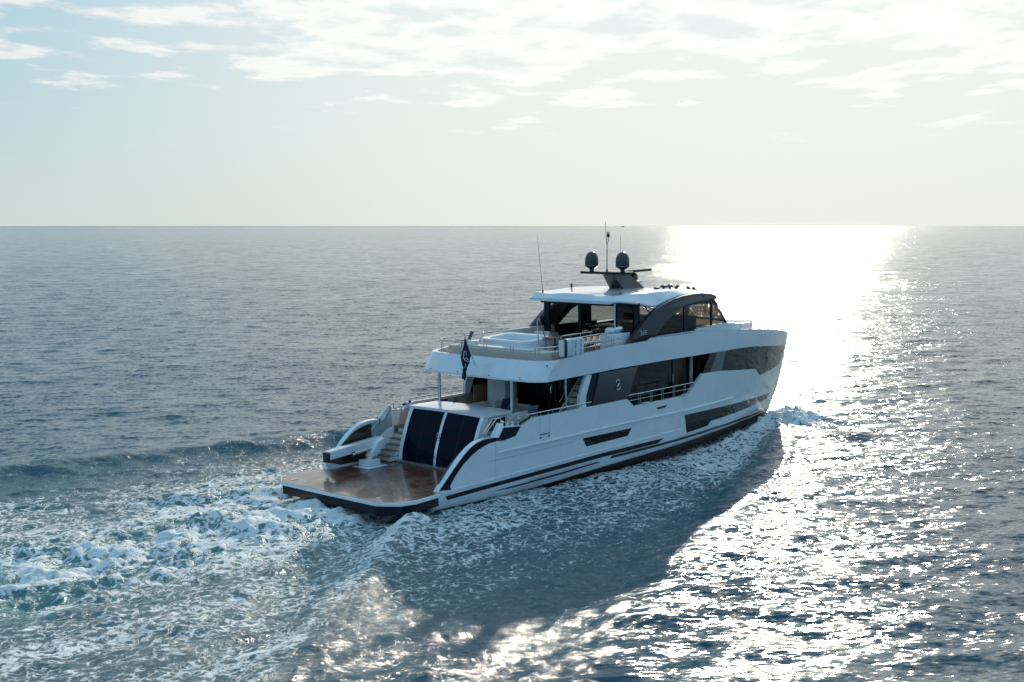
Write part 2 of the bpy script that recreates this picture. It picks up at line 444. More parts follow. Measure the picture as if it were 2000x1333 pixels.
def plank_mat(name, base, dark, axis=1, pitch=0.07, rough=0.3, wet=0.0, coat=0.0):
    m = bpy.data.materials.new(name); m.use_nodes = True
    t = NT(m.node_tree); b = m.node_tree.nodes["Principled BSDF"]
    tc = t.n("ShaderNodeTexCoord").outputs["Object"]
    sp = t.n("ShaderNodeSeparateXYZ", {0: tc})
    v = t.math("MULTIPLY", sp.outputs[axis], 1.0 / pitch)
    fr = t.math("FRACT", v); fl = t.math("FLOOR", v)
    seam = t.math("LESS_THAN", fr, 0.10)
    wn = t.n("ShaderNodeTexWhiteNoise", {"W": fl}, noise_dimensions="1D").outputs[0]
    st = t.n("ShaderNodeMapping", {0: tc, 3: ((1.2, 14, 1) if axis == 1 else (14, 1.2, 1))}).outputs[0]
    gr = t.n("ShaderNodeTexNoise", {0: st, 2: 3.0, 3: 5.0, 4: 0.6}).outputs[0]
    v2 = t.math("ADD", t.math("MULTIPLY", wn, 0.35), t.math("MULTIPLY", gr, 0.65))
    c = t.mix(v2, tuple(x * 0.6 for x in base) + (1,), tuple(min(1, x * 1.35) for x in base) + (1,))
    c = t.mix(seam, c, (*dark, 1))
    t.t.links.new(c, b.inputs["Base Color"])
    big = t.n("ShaderNodeTexNoise", {0: tc, 2: 1.3, 3: 5.0, 4: 0.6}).outputs[0]
    rg = t.smooth(big, 0.30, 0.70, rough * (1 - wet), rough)
    t.t.links.new(rg, b.inputs["Roughness"])
    b.inputs["Coat Weight"].default_value = coat
    b.inputs["Coat Roughness"].default_value = 0.05
    bp = t.n("ShaderNodeBump", {"Strength": 0.25, "Distance": 0.01, "Height": t.math("ADD", t.math("SUBTRACT", 1.0, seam), big)}).outputs[0]
    t.t.links.new(bp, b.inputs["Normal"])
    return m


TEAKW = plank_mat("wet_teak", (0.13, 0.045, 0.024), (0.004, 0.003, 0.002), 1, 0.11, 0.42, 0.6, coat=0.45)
TEAK = plank_mat("teak_deck", (0.26, 0.15, 0.085), (0.02, 0.015, 0.012), 1, 0.07, 0.55)
WOODV = plank_mat("light_wood_panel", (0.42, 0.28, 0.15), (0.12, 0.08, 0.05), 0, 0.16, 0.4)

# ================================================================== mesh helpers
class MB:
    def __init__(self):
        self.bm = bmesh.new()

    def _faces(self, vs, fs):
        v = [self.bm.verts.new(p) for p in vs]
        out = []
        for f in fs:
            try:
                out.append(self.bm.faces.new([v[i] for i in f]))
            except ValueError:
                pass
        return out

    def box(self, x0, x1, y0, y1, z0, z1, bev=0.0, M=None):
        vs = [Vector((x, y, z)) for x in (x0, x1) for y in (y0, y1) for z in (z0, z1)]
        if M is not None: vs = [M @ p for p in vs]
        fs = self._faces(vs, [(0, 1, 3, 2), (4, 6, 7, 5), (0, 4, 5, 1), (2, 3, 7, 6), (0, 2, 6, 4), (1, 5, 7, 3)])
        if bev > 0:
            es = {e for f in fs for e in f.edges}
            bmesh.ops.bevel(self.bm, geom=list(es), offset=bev, segments=2, affect="EDGES", profile=0.6)
        return self

    def prism(self, poly, axis, a, b, bev=0.0):
        """extrude a polygon along an axis: for 'y' poly is (x,z); for 'z' it is (x,y); for 'x' it is (y,z)"""
        def pt(p, h):
            if axis == "y": return Vector((p[0], h, p[1]))
            if axis == "z": return Vector((p[0], p[1], h))
            return Vector((h, p[0], p[1]))
        n = len(poly)
        vs = [pt(p, a) for p in poly] + [pt(p, b) for p in poly]
        fs = [tuple(range(n)), tuple(range(2 * n - 1, n - 1, -1))] + [(i, i + n, (i + 1) % n + n, (i + 1) % n) for i in range(n)]
        out = self._faces(vs, fs)
        if bev > 0:
            es = {e for f in out for e in f.edges}
            bmesh.ops.bevel(self.bm, geom=list(es), offset=bev, segments=2, affect="EDGES", profile=0.6)
        return self

    def tube(self, pts, r, n=8, r1=None, closed=False):
        pts = [Vector(p) for p in pts]
        rings = []
        L = len(pts)
        for i, p in enumerate(pts):
            d = (pts[min(i + 1, L - 1)] - pts[max(i - 1, 0)]).normalized()
            up = Vector((0, 0, 1)) if abs(d.z) < 0.95 else Vector((1, 0, 0))
            s = d.cross(up).normalized(); u = s.cross(d)
            rr = r if r1 is None else r + (r1 - r) * i / (L - 1)
            rings.append([self.bm.verts.new(p + (s * math.cos(2 * math.pi * k / n) + u * math.sin(2 * math.pi * k / n)) * rr) for k in range(n)])
        for a, b in zip(rings, rings[1:]):
            for k in range(n):
                self.bm.faces.new((a[k], a[(k + 1) % n], b[(k + 1) % n], b[k]))
        self.bm.faces.new(rings[0][::-1]); self.bm.faces.new(rings[-1])
        return self

    def lathe(self, prof, c, n=20, axis="z"):
        c = Vector(c); rings = []
        for (r, h) in prof:
            if axis == "z": f = lambda a: Vector((r * math.cos(a), r * math.sin(a), h))
            elif axis == "y": f = lambda a: Vector((r * math.cos(a), h, r * math.sin(a)))
            else: f = lambda a: Vector((h, r * math.cos(a), r * math.sin(a)))
            rings.append([self.bm.verts.new(c + f(2 * math.pi * k / n)) for k in range(n)])
        for a, b in zip(rings, rings[1:]):
            for k in range(n):
                self.bm.faces.new((a[k], a[(k + 1) % n], b[(k + 1) % n], b[k]))
        self.bm.faces.new(rings[0][::-1]); self.bm.faces.new(rings[-1])
        return self

    def loft(self, rows, close=False, cap=False):
        vr = [[self.bm.verts.new(p) for p in row] for row in rows]
        for a, b in zip(vr, vr[1:]):
            m = len(a)
            for k in range(m if close else m - 1):
                try: self.bm.faces.new((a[k], a[(k + 1) % m], b[(k + 1) % m], b[k]))
                except ValueError: pass
        if cap:
            self.bm.faces.new(vr[0][::-1]); self.bm.faces.new(vr[-1])
        return self

    def slab(self, rows, th):
        """closed sheet with thickness th (downwards) from a grid of points"""
        rows = [[Vector(p) for p in r] for r in rows]
        low = [[p - Vector((0, 0, th)) for p in r] for r in rows]
        n, m = len(rows), len(rows[0])
        T = [[self.bm.verts.new(p) for p in r] for r in rows]
        B = [[self.bm.verts.new(p) for p in r] for r in low]
        for i in range(n - 1):
            for k in range(m - 1):
                self.bm.faces.new((T[i][k], T[i][k + 1], T[i + 1][k + 1], T[i + 1][k]))
                self.bm.faces.new((B[i][k], B[i + 1][k], B[i + 1][k + 1], B[i][k + 1]))
        for i in range(n - 1):
            self.bm.faces.new((T[i][0], T[i + 1][0], B[i + 1][0], B[i][0]))
            self.bm.faces.new((T[i][m - 1], B[i][m - 1], B[i + 1][m - 1], T[i + 1][m - 1]))
        for k in range(m - 1):
            self.bm.faces.new((T[0][k], B[0][k], B[0][k + 1], T[0][k + 1]))
            self.bm.faces.new((T[n - 1][k], T[n - 1][k + 1], B[n - 1][k + 1], B[n - 1][k]))
        return self

    def patch(self, poly, side, off=0.0, th=0.1, dx=0.6, dz=0.3, fn=None):
        """polygon drawn on the hull's side (x,z), wrapped on the hull surface, with thickness"""
        fn = fn or half_beam
        b = bmesh.new()
        vs = [b.verts.new((p[0], 0, p[1])) for p in poly]
        b.faces.new(vs)
        b.normal_update()
        bmesh.ops.triangulate(b, faces=b.faces[:], ngon_method="EAR_CLIP")
        xs = [p[0] for p in poly]; zs = [p[1] for p in poly]
        x = math.floor(min(xs) / dx) * dx + dx
        while x < max(xs):
            if min(abs(x - q) for q in xs) > 1e-3:
                bmesh.ops.bisect_plane(b, geom=b.verts[:] + b.edges[:] + b.faces[:], plane_co=(x, 0, 0), plane_no=(1, 0, 0))
            x += dx
        z = math.floor(min(zs) / dz) * dz + dz
        while z < max(zs):
            if min(abs(z - q) for q in zs) > 1e-3:
                bmesh.ops.bisect_plane(b, geom=b.verts[:] + b.edges[:] + b.faces[:], plane_co=(0, 0, z), plane_no=(0, 0, 1))
            z += dz
        bmesh.ops.dissolve_degenerate(b, dist=1e-5, edges=b.edges[:])
        b.verts.index_update()
        V = [(v.co.x, v.co.z) for v in b.verts]
        outer = [self.bm.verts.new((x, side * (fn(x, z) + off), z)) for x, z in V]
        inner = [self.bm.verts.new((x, side * max(0.0, fn(x, z) + off - th), z)) for x, z in V]
        for f in b.faces:
            idx = [v.index for v in f.verts]
            self.bm.faces.new([outer[i] for i in idx]); self.bm.faces.new([inner[i] for i in reversed(idx)])
        for e in b.edges:
            if e.is_boundary:
                i, j = e.verts[0].index, e.verts[1].index
                self.bm.faces.new((outer[i], outer[j], inner[j], inner[i]))
        b.free()
        return self

    def build(self, name, mat, parent=None, smooth=35, loc=None):
        bmesh.ops.recalc_face_normals(self.bm, faces=self.bm.faces[:])
        me = bpy.data.meshes.new(name)
        self.bm.to_mesh(me); self.bm.free()
        if isinstance(mat, (list, tuple)):
            for q in mat: me.materials.append(q)
        else:
            me.materials.append(mat)
        if smooth:
            for p in me.polygons: p.use_smooth = True
            me.set_sharp_from_angle(angle=R(smooth))
        o = bpy.data.objects.new(name, me)
        COL.objects.link(o)
        if parent is not None: o.parent = parent
        return o


TRIM = 1.15
T_BOAT = Matrix.Rotation(R(-TRIM), 4, "Y")


def thing(name, label, cat, loc=(0, 0, 0), group=None, rz=0.0, mesh=None):
    """an Empty at a thing's base, given in yacht coordinates and tilted with the yacht"""
    o = mesh or bpy.data.objects.new(name, None)
    if mesh is None: COL.objects.link(o)
    o.matrix_world = T_BOAT @ Matrix.Translation(loc) @ Matrix.Rotation(rz, 4, "Z")
    tag(o, label, cat, group)
    return o


# ================================================================== the yacht
def interp(v, xp, fp):
    return float(np.interp(v, xp, fp))


def stem_x(z):
    return interp(z, [-1, -.3, .8, 2.45, 3.9, 5.2], [29.8, 31.0, 31.9, 32.7, 33.15, 33.3])


def half_beam(x, z):
    W = interp(z, [-.9, -.3, .2, .5, 1.8, 5.3], [.8, 2.9, 3.3, 3.42, 3.5, 3.5]) - .12 * max(0, min(1, (8 - x) / 6))
    p = interp(z, [0, 4.5], [2.0, 2.7])
    if x <= 15: return W
    u = (x - 15) / (stem_x(z) - 15)
    return W * max(0.0, 1 - u ** p) if u < 1 else 0.0


Y = bpy.data.objects.new("motor_yacht", None)
COL.objects.link(Y)
Y.matrix_world = T_BOAT
tag(Y, "large white motor yacht with dark windows cruising away across the sea", "yacht")

TOP = [(9.05, 4.93), (10.3, 5.05), (11.66, 5.1), (13.6, 5.16), (15.2, 5.19), (15.45, 5.29), (18.0, 5.25), (18.8, 5.27), (20.75, 5.17), (22.85, 5.04), (25, 4.87), (27, 4.67), (29, 4.46), (30.5, 4.27), (31.6, 4.08), (32.4, 4.0)]
def top_z(x): return interp(x, [p[0] for p in TOP], [p[1] for p in TOP])
FIN = [(2.35, .66), (2.42, .80), (2.98, 1.33), (3.3, 1.63), (3.62, 1.91), (3.95, 2.13), (4.3, 2.29), (4.75, 2.37), (5.3, 2.36), (5.5, 2.31), (5.78, 2.67), (6.79, 2.60), (7.38, 2.82)]
stem_pts = [(stem_x(z), z) for z in (3.96, 3.5, 2.9, 2.3, 1.6, .9, .3, -.2, -.9)]
hull_poly = ([(7.38, -.9), (7.38, 2.82), (9.31, 2.81), (12.6, 2.81), (13.58, 2.81), (14.05, 2.45), (18.25, 2.45), (19.53, 3.27),
              (21.06, 3.22), (25.52, 2.79), (26.45, 2.33), (30.37, 2.36), (31.75, 2.95), (31.3, 3.36), (30.4, 3.45), (27.23, 3.78), (25, 4.0), (22.9, 4.11), (19.59, 4.17),
              (16.4, 4.21), (12.5, 4.2), (8.32, 4.13)] + TOP + stem_pts)
for sd, nm in ((-1, "starboard"), (1, "port")):
    h = MB().patch(hull_poly, sd, 0.0, 0.14).patch([(2.35, .66)] + FIN[1:] + [(7.38, -.9), (2.35, -.9)], sd, 0.0, 0.25)
    h.build("hull", WHITE, Y, 28)
    MB().patch([(2.78, .50), (5.3, .57), (8.1, .64), (12, .71), (16.4, .70), (15.9, .53), (12.06, .53), (8.1, .47), (5.35, .40), (2.9, .32)], sd, .006, .05).build("boot_stripe", BLACK, Y)
    MB().patch([(5.5, .20), (9.46, .28), (11.6, .345), (11.9, .31), (9.48, .22), (6.3, .15)], sd, .008, .05).build("boot_stripe", BLACK, Y)
    MB().patch([(12.7, .47), (16.2, .47), (21.4, .47), (25, .36), (28.0, .14), (30.2, -.05), (30.4, -.16), (28.0, .02), (25, .24), (21.4, .35), (16.2, .37), (12.6, .37)], sd, .008, .05).build("boot_stripe", BLACK, Y)
    MB().patch([(2.5, -.25), (6, -.18), (9.5, -.08), (12, .02), (16, .12), (21.4, .19), (25, .14), (28, -.05), (30.2, -.22), (30.2, -.89), (2.5, -.89)], sd, .005, .03).build("bottom_paint", ANTIF, Y)
    # rubbing rail and chine lip
    def strip(pts, r, mat, nm2, out=.02):
        m = MB(); L = []
        for (a, b) in zip(pts, pts[1:]):
            n = max(2, int(abs(b[0] - a[0]) / .6))
            L += [(a[0] + (b[0] - a[0]) * k / n, a[1] + (b[1] - a[1]) * k / n) for k in range(n)]
        L.append(pts[-1])
        rows = []
        for (x, z) in L:
            y = half_beam(x, z)
            rows.append([(x, sd * (y - .02), z + r * 1.2), (x, sd * (y + out), z + r), (x, sd * (y + out * 1.1), z - r * .6), (x, sd * (y - .02), z - r)])
        m.loft(rows, close=True, cap=True)
        return m.build(nm2, mat, Y)
    strip([(5.45, 1.72), (5.75, 1.75), (12.67, 1.80), (22.78, 1.72)], .024, WHITE, "rubbing_rail", .07)
    strip([(2.5, .67), (5.16, .73), (8.08, .80), (16.1, .90), (17.75, .91)], .02, WHITE, "chine_lip", .04)
    # quarter: black inlay along the curved edge, and the black block at its top
    MB().patch([(2.42, .76), (2.98, 1.31), (3.3, 1.61), (3.62, 1.89), (3.95, 2.11), (4.3, 2.27), (4.75, 2.35), (5.3, 2.34), (5.5, 2.30), (5.74, 2.15), (5.41, 2.19), (4.95, 2.15), (4.45, 2.02), (4.02, 1.82), (3.65, 1.58), (3.37, 1.33), (3.12, 1.05), (2.96, .84), (3.04, .70)], sd, .006, .04).build("quarter_inlay", BLACK, Y)
    MB().patch([(5.52, 2.29), (5.79, 2.65), (6.78, 2.585), (6.46, 2.24), (5.76, 2.15)], sd, .007, .04).build("quarter_inlay", BLACK, Y)
    # bronze panel on the inner face of the quarter
    MB().prism([(2.62, 1.08), (2.95, 1.36), (3.3, 1.66), (3.95, 2.06), (4.4, 2.20), (4.82, 2.26), (4.82, .79), (2.52, .79)], "y", sd * 3.09, sd * 3.135).build("inner_panel", BROWNP, Y)
    # seams and shell door
    m = MB()
    for x, z0, z1 in ((5.35, .74, 2.2), (7.88, 2.08, 2.8), (8.45, 2.06, 2.8)):
        m.patch([(x - .004, z0), (x + .004, z0), (x + .004, z1), (x - .004, z1)], sd, .002, .01)
    m.patch([(5.0, 1.44), (10.0, 1.48), (10.0, 1.49), (5.0, 1.452)], sd, .002, .01)
    m.build("hull_seam", GREY2, Y)
    m = MB().patch([(7.86, 2.06), (8.46, 2.07), (8.46, 2.11), (7.86, 2.10)], sd, .012, .03)
    m.patch([(7.86, 1.93), (7.95, 1.93), (7.95, 2.0), (7.86, 2.0)], sd, .012, .03).patch([(8.37, 1.93), (8.46, 1.93), (8.46, 2.0), (8.37, 2.0)], sd, .012, .03)
    m.build("shell_door_hinge", GREY, Y)
    # hull windows
    MB().patch([(10.56, 1.54), (13.92, 1.51), (13.65, 1.20), (10.82, 1.16)], sd, .006, .05).build("hull_window", GLASSD, Y)
    MB().patch([(18.01, 1.52), (21, 1.44), (25, 1.27), (29.51, .98), (29.15, .74), (28.2, .72), (26.08, .80), (20.61, .87), (20.33, .67), (18.32, .64)], sd, .006, .05).build("hull_window", GLASSD, Y)
    MB().patch([(15.67, 2.17), (16.6, 2.19), (16.35, 2.08), (15.85, 2.06)], sd, .004, .05).build("vent", GREY, Y)
    # upper glass band forward
    gl = MB().patch([(19.53, 3.27), (21.06, 3.22), (25.52, 2.79), (26.45, 2.33), (30.37, 2.36), (31.75, 2.95), (31.3, 3.36), (30.4, 3.45), (27.23, 3.78), (25, 4.0), (22.9, 4.11), (20.2, 4.17), (20.0, 3.9)], sd, -.02, .05)
    gl.build("side_window", GLASSD, Y)
    MB().patch([(20.85, 4.16), (21.75, 4.145), (21.37, 3.22), (20.2, 3.26)], sd, -.008, .03).build("window_stripe", GREY2, Y)
    for x, za, zb in ((24.2, 2.95, 4.06), (27.3, 2.36, 3.75)):
        MB().patch([(x, za), (x + .03, za), (x + .03, zb), (x, zb)], sd, -.016, .02).build("window_joint", BLACKM, Y)
    # graphite side panel with emblem, black return and stair side
    MB().prism([(11.75, 4.12), (14.4, 4.13), (13.68, 2.81), (11.25, 2.81)], "y", sd * 3.46, sd * 3.30, .01).build("side_panel", GREY, Y)
    MB().prism([(11.35, 4.12), (11.74, 4.12), (11.24, 2.81), (10.95, 2.81), (10.95, 3.25)], "y", sd * 3.40, sd * 3.24).build("side_return", BLACK, Y)
    MB().prism([(10.95, 4.12), (11.34, 4.12), (10.94, 3.27), (10.94, 2.78), (10.52, 2.78), (10.52, 3.25)], "y", sd * 3.38, sd * 3.22, .01).build("stair_side", WHITE, Y)
    # emblem: a ring crossed by an S curve
    em = MB()
    ring = [(12.97 + .17 * math.cos(a), 3.5 + .215 * math.sin(a)) for a in np.linspace(0, 2 * math.pi, 33)]
    em.tube([(x, sd * 3.475, z) for x, z in ring[1:14]], .022, 6).tube([(x, sd * 3.475, z) for x, z in ring[17:31]], .022, 6)
    em.tube([(12.97 + .07 * math.sin(t * 2.6) - .04 * t, sd * 3.475, 3.5 + .19 * t) for t in np.linspace(-1, 1, 13)], .024, 6)
    em.tube([(12.97 + .05 + .07 * math.sin(t * 2.6), sd * 3.475, 3.5 + .13 * t) for t in np.linspace(-1, 1, 9)], .016, 6)
    em.build("emblem", CHROME, Y)
    # side-deck house wall and its glass (inboard of the walkway)
    MB().box(12.3, 19.9, sd * 2.6, sd * 2.66, 2.45, 4.2).build("side_window", GLASSD, Y)
    MB().box(18.1, 19.15, sd * 2.665, sd * 2.70, 1.95, 4.18).build("side_door", WALNUT, Y)
    MB().tube([(18.0, sd * 2.74, 2.9), (18.0, sd * 2.78, 2.95), (18.0, sd * 2.78, 3.3), (18.0, sd * 2.74, 3.35)], .018).build("door_handle", CHROME, Y)
    MB().box(19.5, 19.68, sd * 2.67, sd * 2.72, 1.95, 4.18).build("stair_side", WHITE2, Y)
    MB().box(12.3, 19.9, sd * 2.55, sd * 2.59, 1.95, 2.5).build("side_coaming", WINT, Y)
    MB().prism([(19.9, 1.95), (20.35, 1.95), (20.35, 4.18), (19.9, 4.18)], "y", sd * 2.68, sd * 3.12).build("side_coaming", GLASSD, Y)
    # midship gate rail
    rl = MB()
    yr = sd * 3.42
    rl.tube([(13.58, yr, 2.94), (18.85, yr, 2.95)], .028).tube([(13.62, yr, 2.70), (18.5, yr, 2.70)], .014)
    for x in (13.68, 14.50, 14.62, 15.36, 15.48, 16.22, 16.34, 17.08, 17.20, 17.94, 18.06):
        rl.tube([(x, yr, 2.45), (x, yr, 2.94)], .018, 6)
    rl.tube([(18.72, yr, 2.74), (18.72, yr, 2.94)], .018, 6)
    rl.build("railing", CHROME, Y)
    for x in (14.75, 17.8):
        MB().box(x, x + .42, sd * 3.36, sd * 3.56, 2.455, 2.50, .015).build("fender_hook", WHITE2, Y)
    # cockpit rail on the bulwark
    rl = MB().tube([(7.2, sd * 3.38, 2.96), (11.25, sd * 3.40, 2.97)], .024)
    for x in (7.35, 7.7, 8.05, 8.5, 8.8, 9.8, 10.6, 11.15):
        rl.tube([(x, sd * 3.39, 2.80), (x, sd * 3.39, 2.96)], .014, 6)
    rl.build("railing", CHROME, Y)
    # mooring hardware on the quarter
    for x, hh in ((6.0, .20), (6.28, .12), (6.58, .15), (6.95, .22)):
        zz = interp(x, [5.78, 6.79, 7.38], [2.67, 2.60, 2.82])
        MB().lathe([(.075, 0), (.05, .03), (.045, hh * .6), (.085, hh * .8), (.08, hh), (.02, hh + .03)], (x, sd * 3.2, zz - .005), 12).build("mooring_bollard", CHROME, Y)
    MB().tube([(6.75, sd * 3.40, 2.66), (6.9, sd * 3.42, 2.73), (7.35, sd * 3.42, 2.84)], .05, 8).build("fairlead", BLACK, Y)
    MB().tube([(4.7, sd * 2.98, 2.0), (5.9, sd * 3.0, 2.95), (6.05, sd * 3.05, 2.95), (6.1, sd * 3.1, 2.68)], .022).build("handrail", CHROME, Y)

# warm reflected light painted as beige sheets inside the white cockpit bulwarks
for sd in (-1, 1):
    MB().patch([(6.4, 1.96), (6.6, 2.5), (7.4, 2.76), (12.2, 2.76), (12.2, 1.96)], sd, -.262, .02).build("bulwark_warm_bounce", WARM_BOUNCE, Y)
# floors
MB().prism([(6.2, 2.13), (7.68, 2.13), (7.68, -2.13), (6.2, -2.13), (6.2, -3.3), (18, -3.2), (21, -2.85), (21, 2.85), (18, 3.2), (6.2, 3.3)], "z", 1.80, 1.95).build("main_deck", TEAK, Y)
MB().prism([(2.5, -.85), (5.4, -.85), (5.4, .3), (2.5, .05)], "y", -3.0, 3.0).build("transom", BLACKM, Y)

# bathing platform
plat = [(-.15, 0), (-.13, 2.75), (.40, 3.45), (1.0, 3.62), (5.6, 3.02), (5.6, -3.02), (1.0, -3.62), (.40, -3.45), (-.13, -2.75)]
plat2 = [(-.15, 0), (-.13, 2.75), (.40, 3.45), (1.0, 3.62), (2.3, 3.50), (2.36, 3.02), (5.6, 3.02), (5.6, -3.02), (2.36, -3.02), (2.3, -3.50), (1.0, -3.62), (.40, -3.45), (-.13, -2.75)]
def scale_poly(p, s): return [(1.5 + (x - 1.5) * s, y * s) for x, y in p]
MB().prism(scale_poly(plat2, .985), "z", .66, .722).build("swim_platform_deck", TEAKW, Y)
MB().prism(plat2, "z", .575, .712, .012).build("platform_rim", WHITE, Y)
MB().prism(scale_poly(plat2, .98), "z", .24, .572, .02).build("platform_skirt", BLACK, Y)
for y in (-2.3, 2.6):
    MB().box(.25, .55, y - .05, y + .05, .724, .735, .003).build("deck_cleat", CHROME, Y)

# tender garage: curved glass door, frame, roof
prof = [(5.44, .74), (5.47, 1.0), (5.54, 1.35), (5.63, 1.62), (5.73, 1.88), (5.85, 2.2), (5.98, 2.5), (6.18, 2.86)]
def curved(y0, y1, out, th):
    m = MB(); rows = []
    for y in (y0, y1):
        rows.append([(x - out, y, z) for x, z in prof] + [(x - out + th, y, z) for x, z in reversed(prof)])
    return m.loft(rows, close=True, cap=True)
for a, b in ((.085, 1.05), (1.075, 1.96), (-1.05, -.085), (-1.96, -1.075)):
    curved(a, b, .03, .03).build("garage_door_glass", GLASSN, Y)
curved(-1.99, 1.99, -.02, .05).build("garage_door_backing", BLACKM, Y)
for y in (1.0625, -1.0625):
    curved(y - .012, y + .012, .024, .02).build("door_joint", BLACKM, Y)
cs = curved(-.07, .07, .045, .06).build("garage_door_spine", CHROME, Y)
for s in (-1, 1):
    curved(min(s * 1.925, s * 2.105), max(s * 1.925, s * 2.105), .05, .5).build("garage_frame", WHITE, Y)
# emblem on the spine
em = MB()
for k in range(2):
    em.tube([(5.70 - .06 + .05 * 0, .085 * math.cos(a) , 1.92 + .06 * k * 2 - .06 + .10 * math.sin(a)) for a in np.linspace(0, 5.0, 14)], .016, 6)
em.build("emblem", CHROME, Y)
MB().box(5.15, 5.46, -2.1, 2.1, .724, .78, .01).build("garage_sill", GREY2, Y)
# side walls of the garage
gw = [(5.60, .74), (5.70, 1.35), (5.95, 1.95), (6.15, 2.45), (6.30, 2.84), (7.68, 2.84), (7.68, 1.95), (7.68, .74)]
for s in (-1, 1):
    MB().prism(gw, "y", s * 2.10, s * 2.0).build("garage_side", WHITE, Y)
    MB().prism([(6.45, 2.70), (7.35, 2.74), (7.35, 2.30), (6.42, 2.26)], "y", s * 2.102, s * 2.115).build("side_locker_glass", GLASSD, Y)
    mm = MB()
    fr_ = [(6.40, 2.80), (7.42, 2.80), (7.42, 2.18), (6.36, 2.14)]
    for a, b in zip(fr_, fr_[1:] + fr_[:1]):
        mm.tube([(a[0], s * 2.11, a[1]), (b[0], s * 2.11, b[1])], .014, 6)
    mm.build("side_locker_frame", GREY2, Y)
MB().slab([[(6.12 + .10 * (1 - (y / 2.15) ** 2) * 0, y, 2.97 - .03 * (y / 2.12) ** 2) for y in np.linspace(-2.14, 2.14, 9)], [(6.6, y, 2.99 - .03 * (y / 2.12) ** 2) for y in np.linspace(-2.14, 2.14, 9)], [(7.72, y, 2.97 - .03 * (y / 2.12) ** 2) for y in np.linspace(-2.14, 2.14, 9)]], .11).build("garage_roof", WHITE, Y, 25)

# stairs from the platform to the cockpit, both sides
for s in (-1, 1):
    for i in range(6):
        z = .75 + .20 * (i + 1); x = 4.95 + .24 * i
        MB().box(x, x + .6, min(s * 2.12, s * 2.92), max(s * 2.12, s * 2.92), z - .20, z - .04).build("stair_riser", WHITE2, Y)
        MB().box(x - .02, x + .3, min(s * 2.14, s * 2.90), max(s * 2.14, s * 2.90), z - .038, z, .008).build("stair_tread", TEAK, Y)
    # curved stringer and glass balustrade at the outer side of the stairs
    st = [(4.75, .74), (4.78, 1.15), (4.95, 1.5), (5.25, 1.75), (5.6, 1.95), (5.9, 2.0), (5.9, .74)]
    MB().prism(st, "y", s * 3.0, s * 2.935).build("stair_stringer", WHITE, Y)
    MB().prism([(4.60, 1.50), (5.14, 1.62), (5.14, 2.42), (4.66, 2.30)], "y", s * 2.96, s * 2.975).build("balustrade_glass", CLEAR, Y)
    MB().prism([(5.20, 1.62), (5.84, 2.02), (5.72, 2.86), (5.62, 2.84), (5.20, 2.46)], "y", s * 2.96, s * 2.975).build("balustrade_glass", CLEAR, Y)
    mm = MB().tube([(5.17, s * 2.967, 1.45), (5.17, s * 2.967, 2.45), (5.66, s * 2.967, 2.90)], .022).tube([(5.84, s * 2.967, 2.0), (5.74, s * 2.967, 2.88)], .018)
    mm.build("balustrade_post", CHROME, Y)
    MB().prism([(5.45, 2.30), (5.86, 2.80), (5.86, 2.62), (5.6, 2.28)], "y", s * 3.385, s * 3.05).build("quarter_step", WHITE, Y)

# folding gangway / crane on the port side of the platform
MB().prism([(3.42, 2.72), (4.45, 2.72), (4.45, 1.72), (3.42, 1.72)], "z", .724, .755, .01).build("crane_foot", WHITE, Y)
MB().box(3.62, 4.28, 1.98, 2.56, .757, 1.0, .03).build("crane_pedestal", WHITE, Y)
MB().lathe([(.24, 0), (.24, .06), (.20, .08), (.20, .10)], (4.05, 2.35, 1.0), 20).build("crane_turntable", CHROME, Y)
MB().prism([(3.95, 1.08), (4.35, 1.08), (5.0, 1.72), (4.75, 1.78), (4.45, 1.66)], "y", 2.22, 2.58, .03).build("crane_knuckle", WHITE, Y)
MB().prism([(2.12, 1.54), (4.9, 1.78), (4.8, 1.60), (4.4, 1.38), (3.5, 1.30), (3.15, 1.33), (2.10, 1.20)], "y", 2.48, 2.86, .03).build("crane_arm", WHITE, Y)
MB().tube([(3.2, 2.44, 1.28), (4.55, 2.42, 1.42)], .05, 10).build("crane_ram", CHROME, Y)
MB().box(2.02, 2.16, 2.50, 2.84, 1.10, 1.50, .02).build("crane_head", BLACKM, Y)
MB().tube([(2.09, 2.67, 1.1), (2.09, 2.67, .95)], .06, 10).build("crane_sheave", CHROME, Y)
MB().box(3.2, 3.35, 2.42, 2.47, 1.16, 1.38, .01).build("crane_valve", BLACKM, Y)

# cockpit: posts under the overhang
for s in (-1, 1):
    z0 = 2.98 if s > 0 else 2.5
    MB().tube([(7.80, s * 2.08, 1.95), (7.80, s * 2.08, 4.16)], .065, 14).build("overhang_post", CHROME, Y)
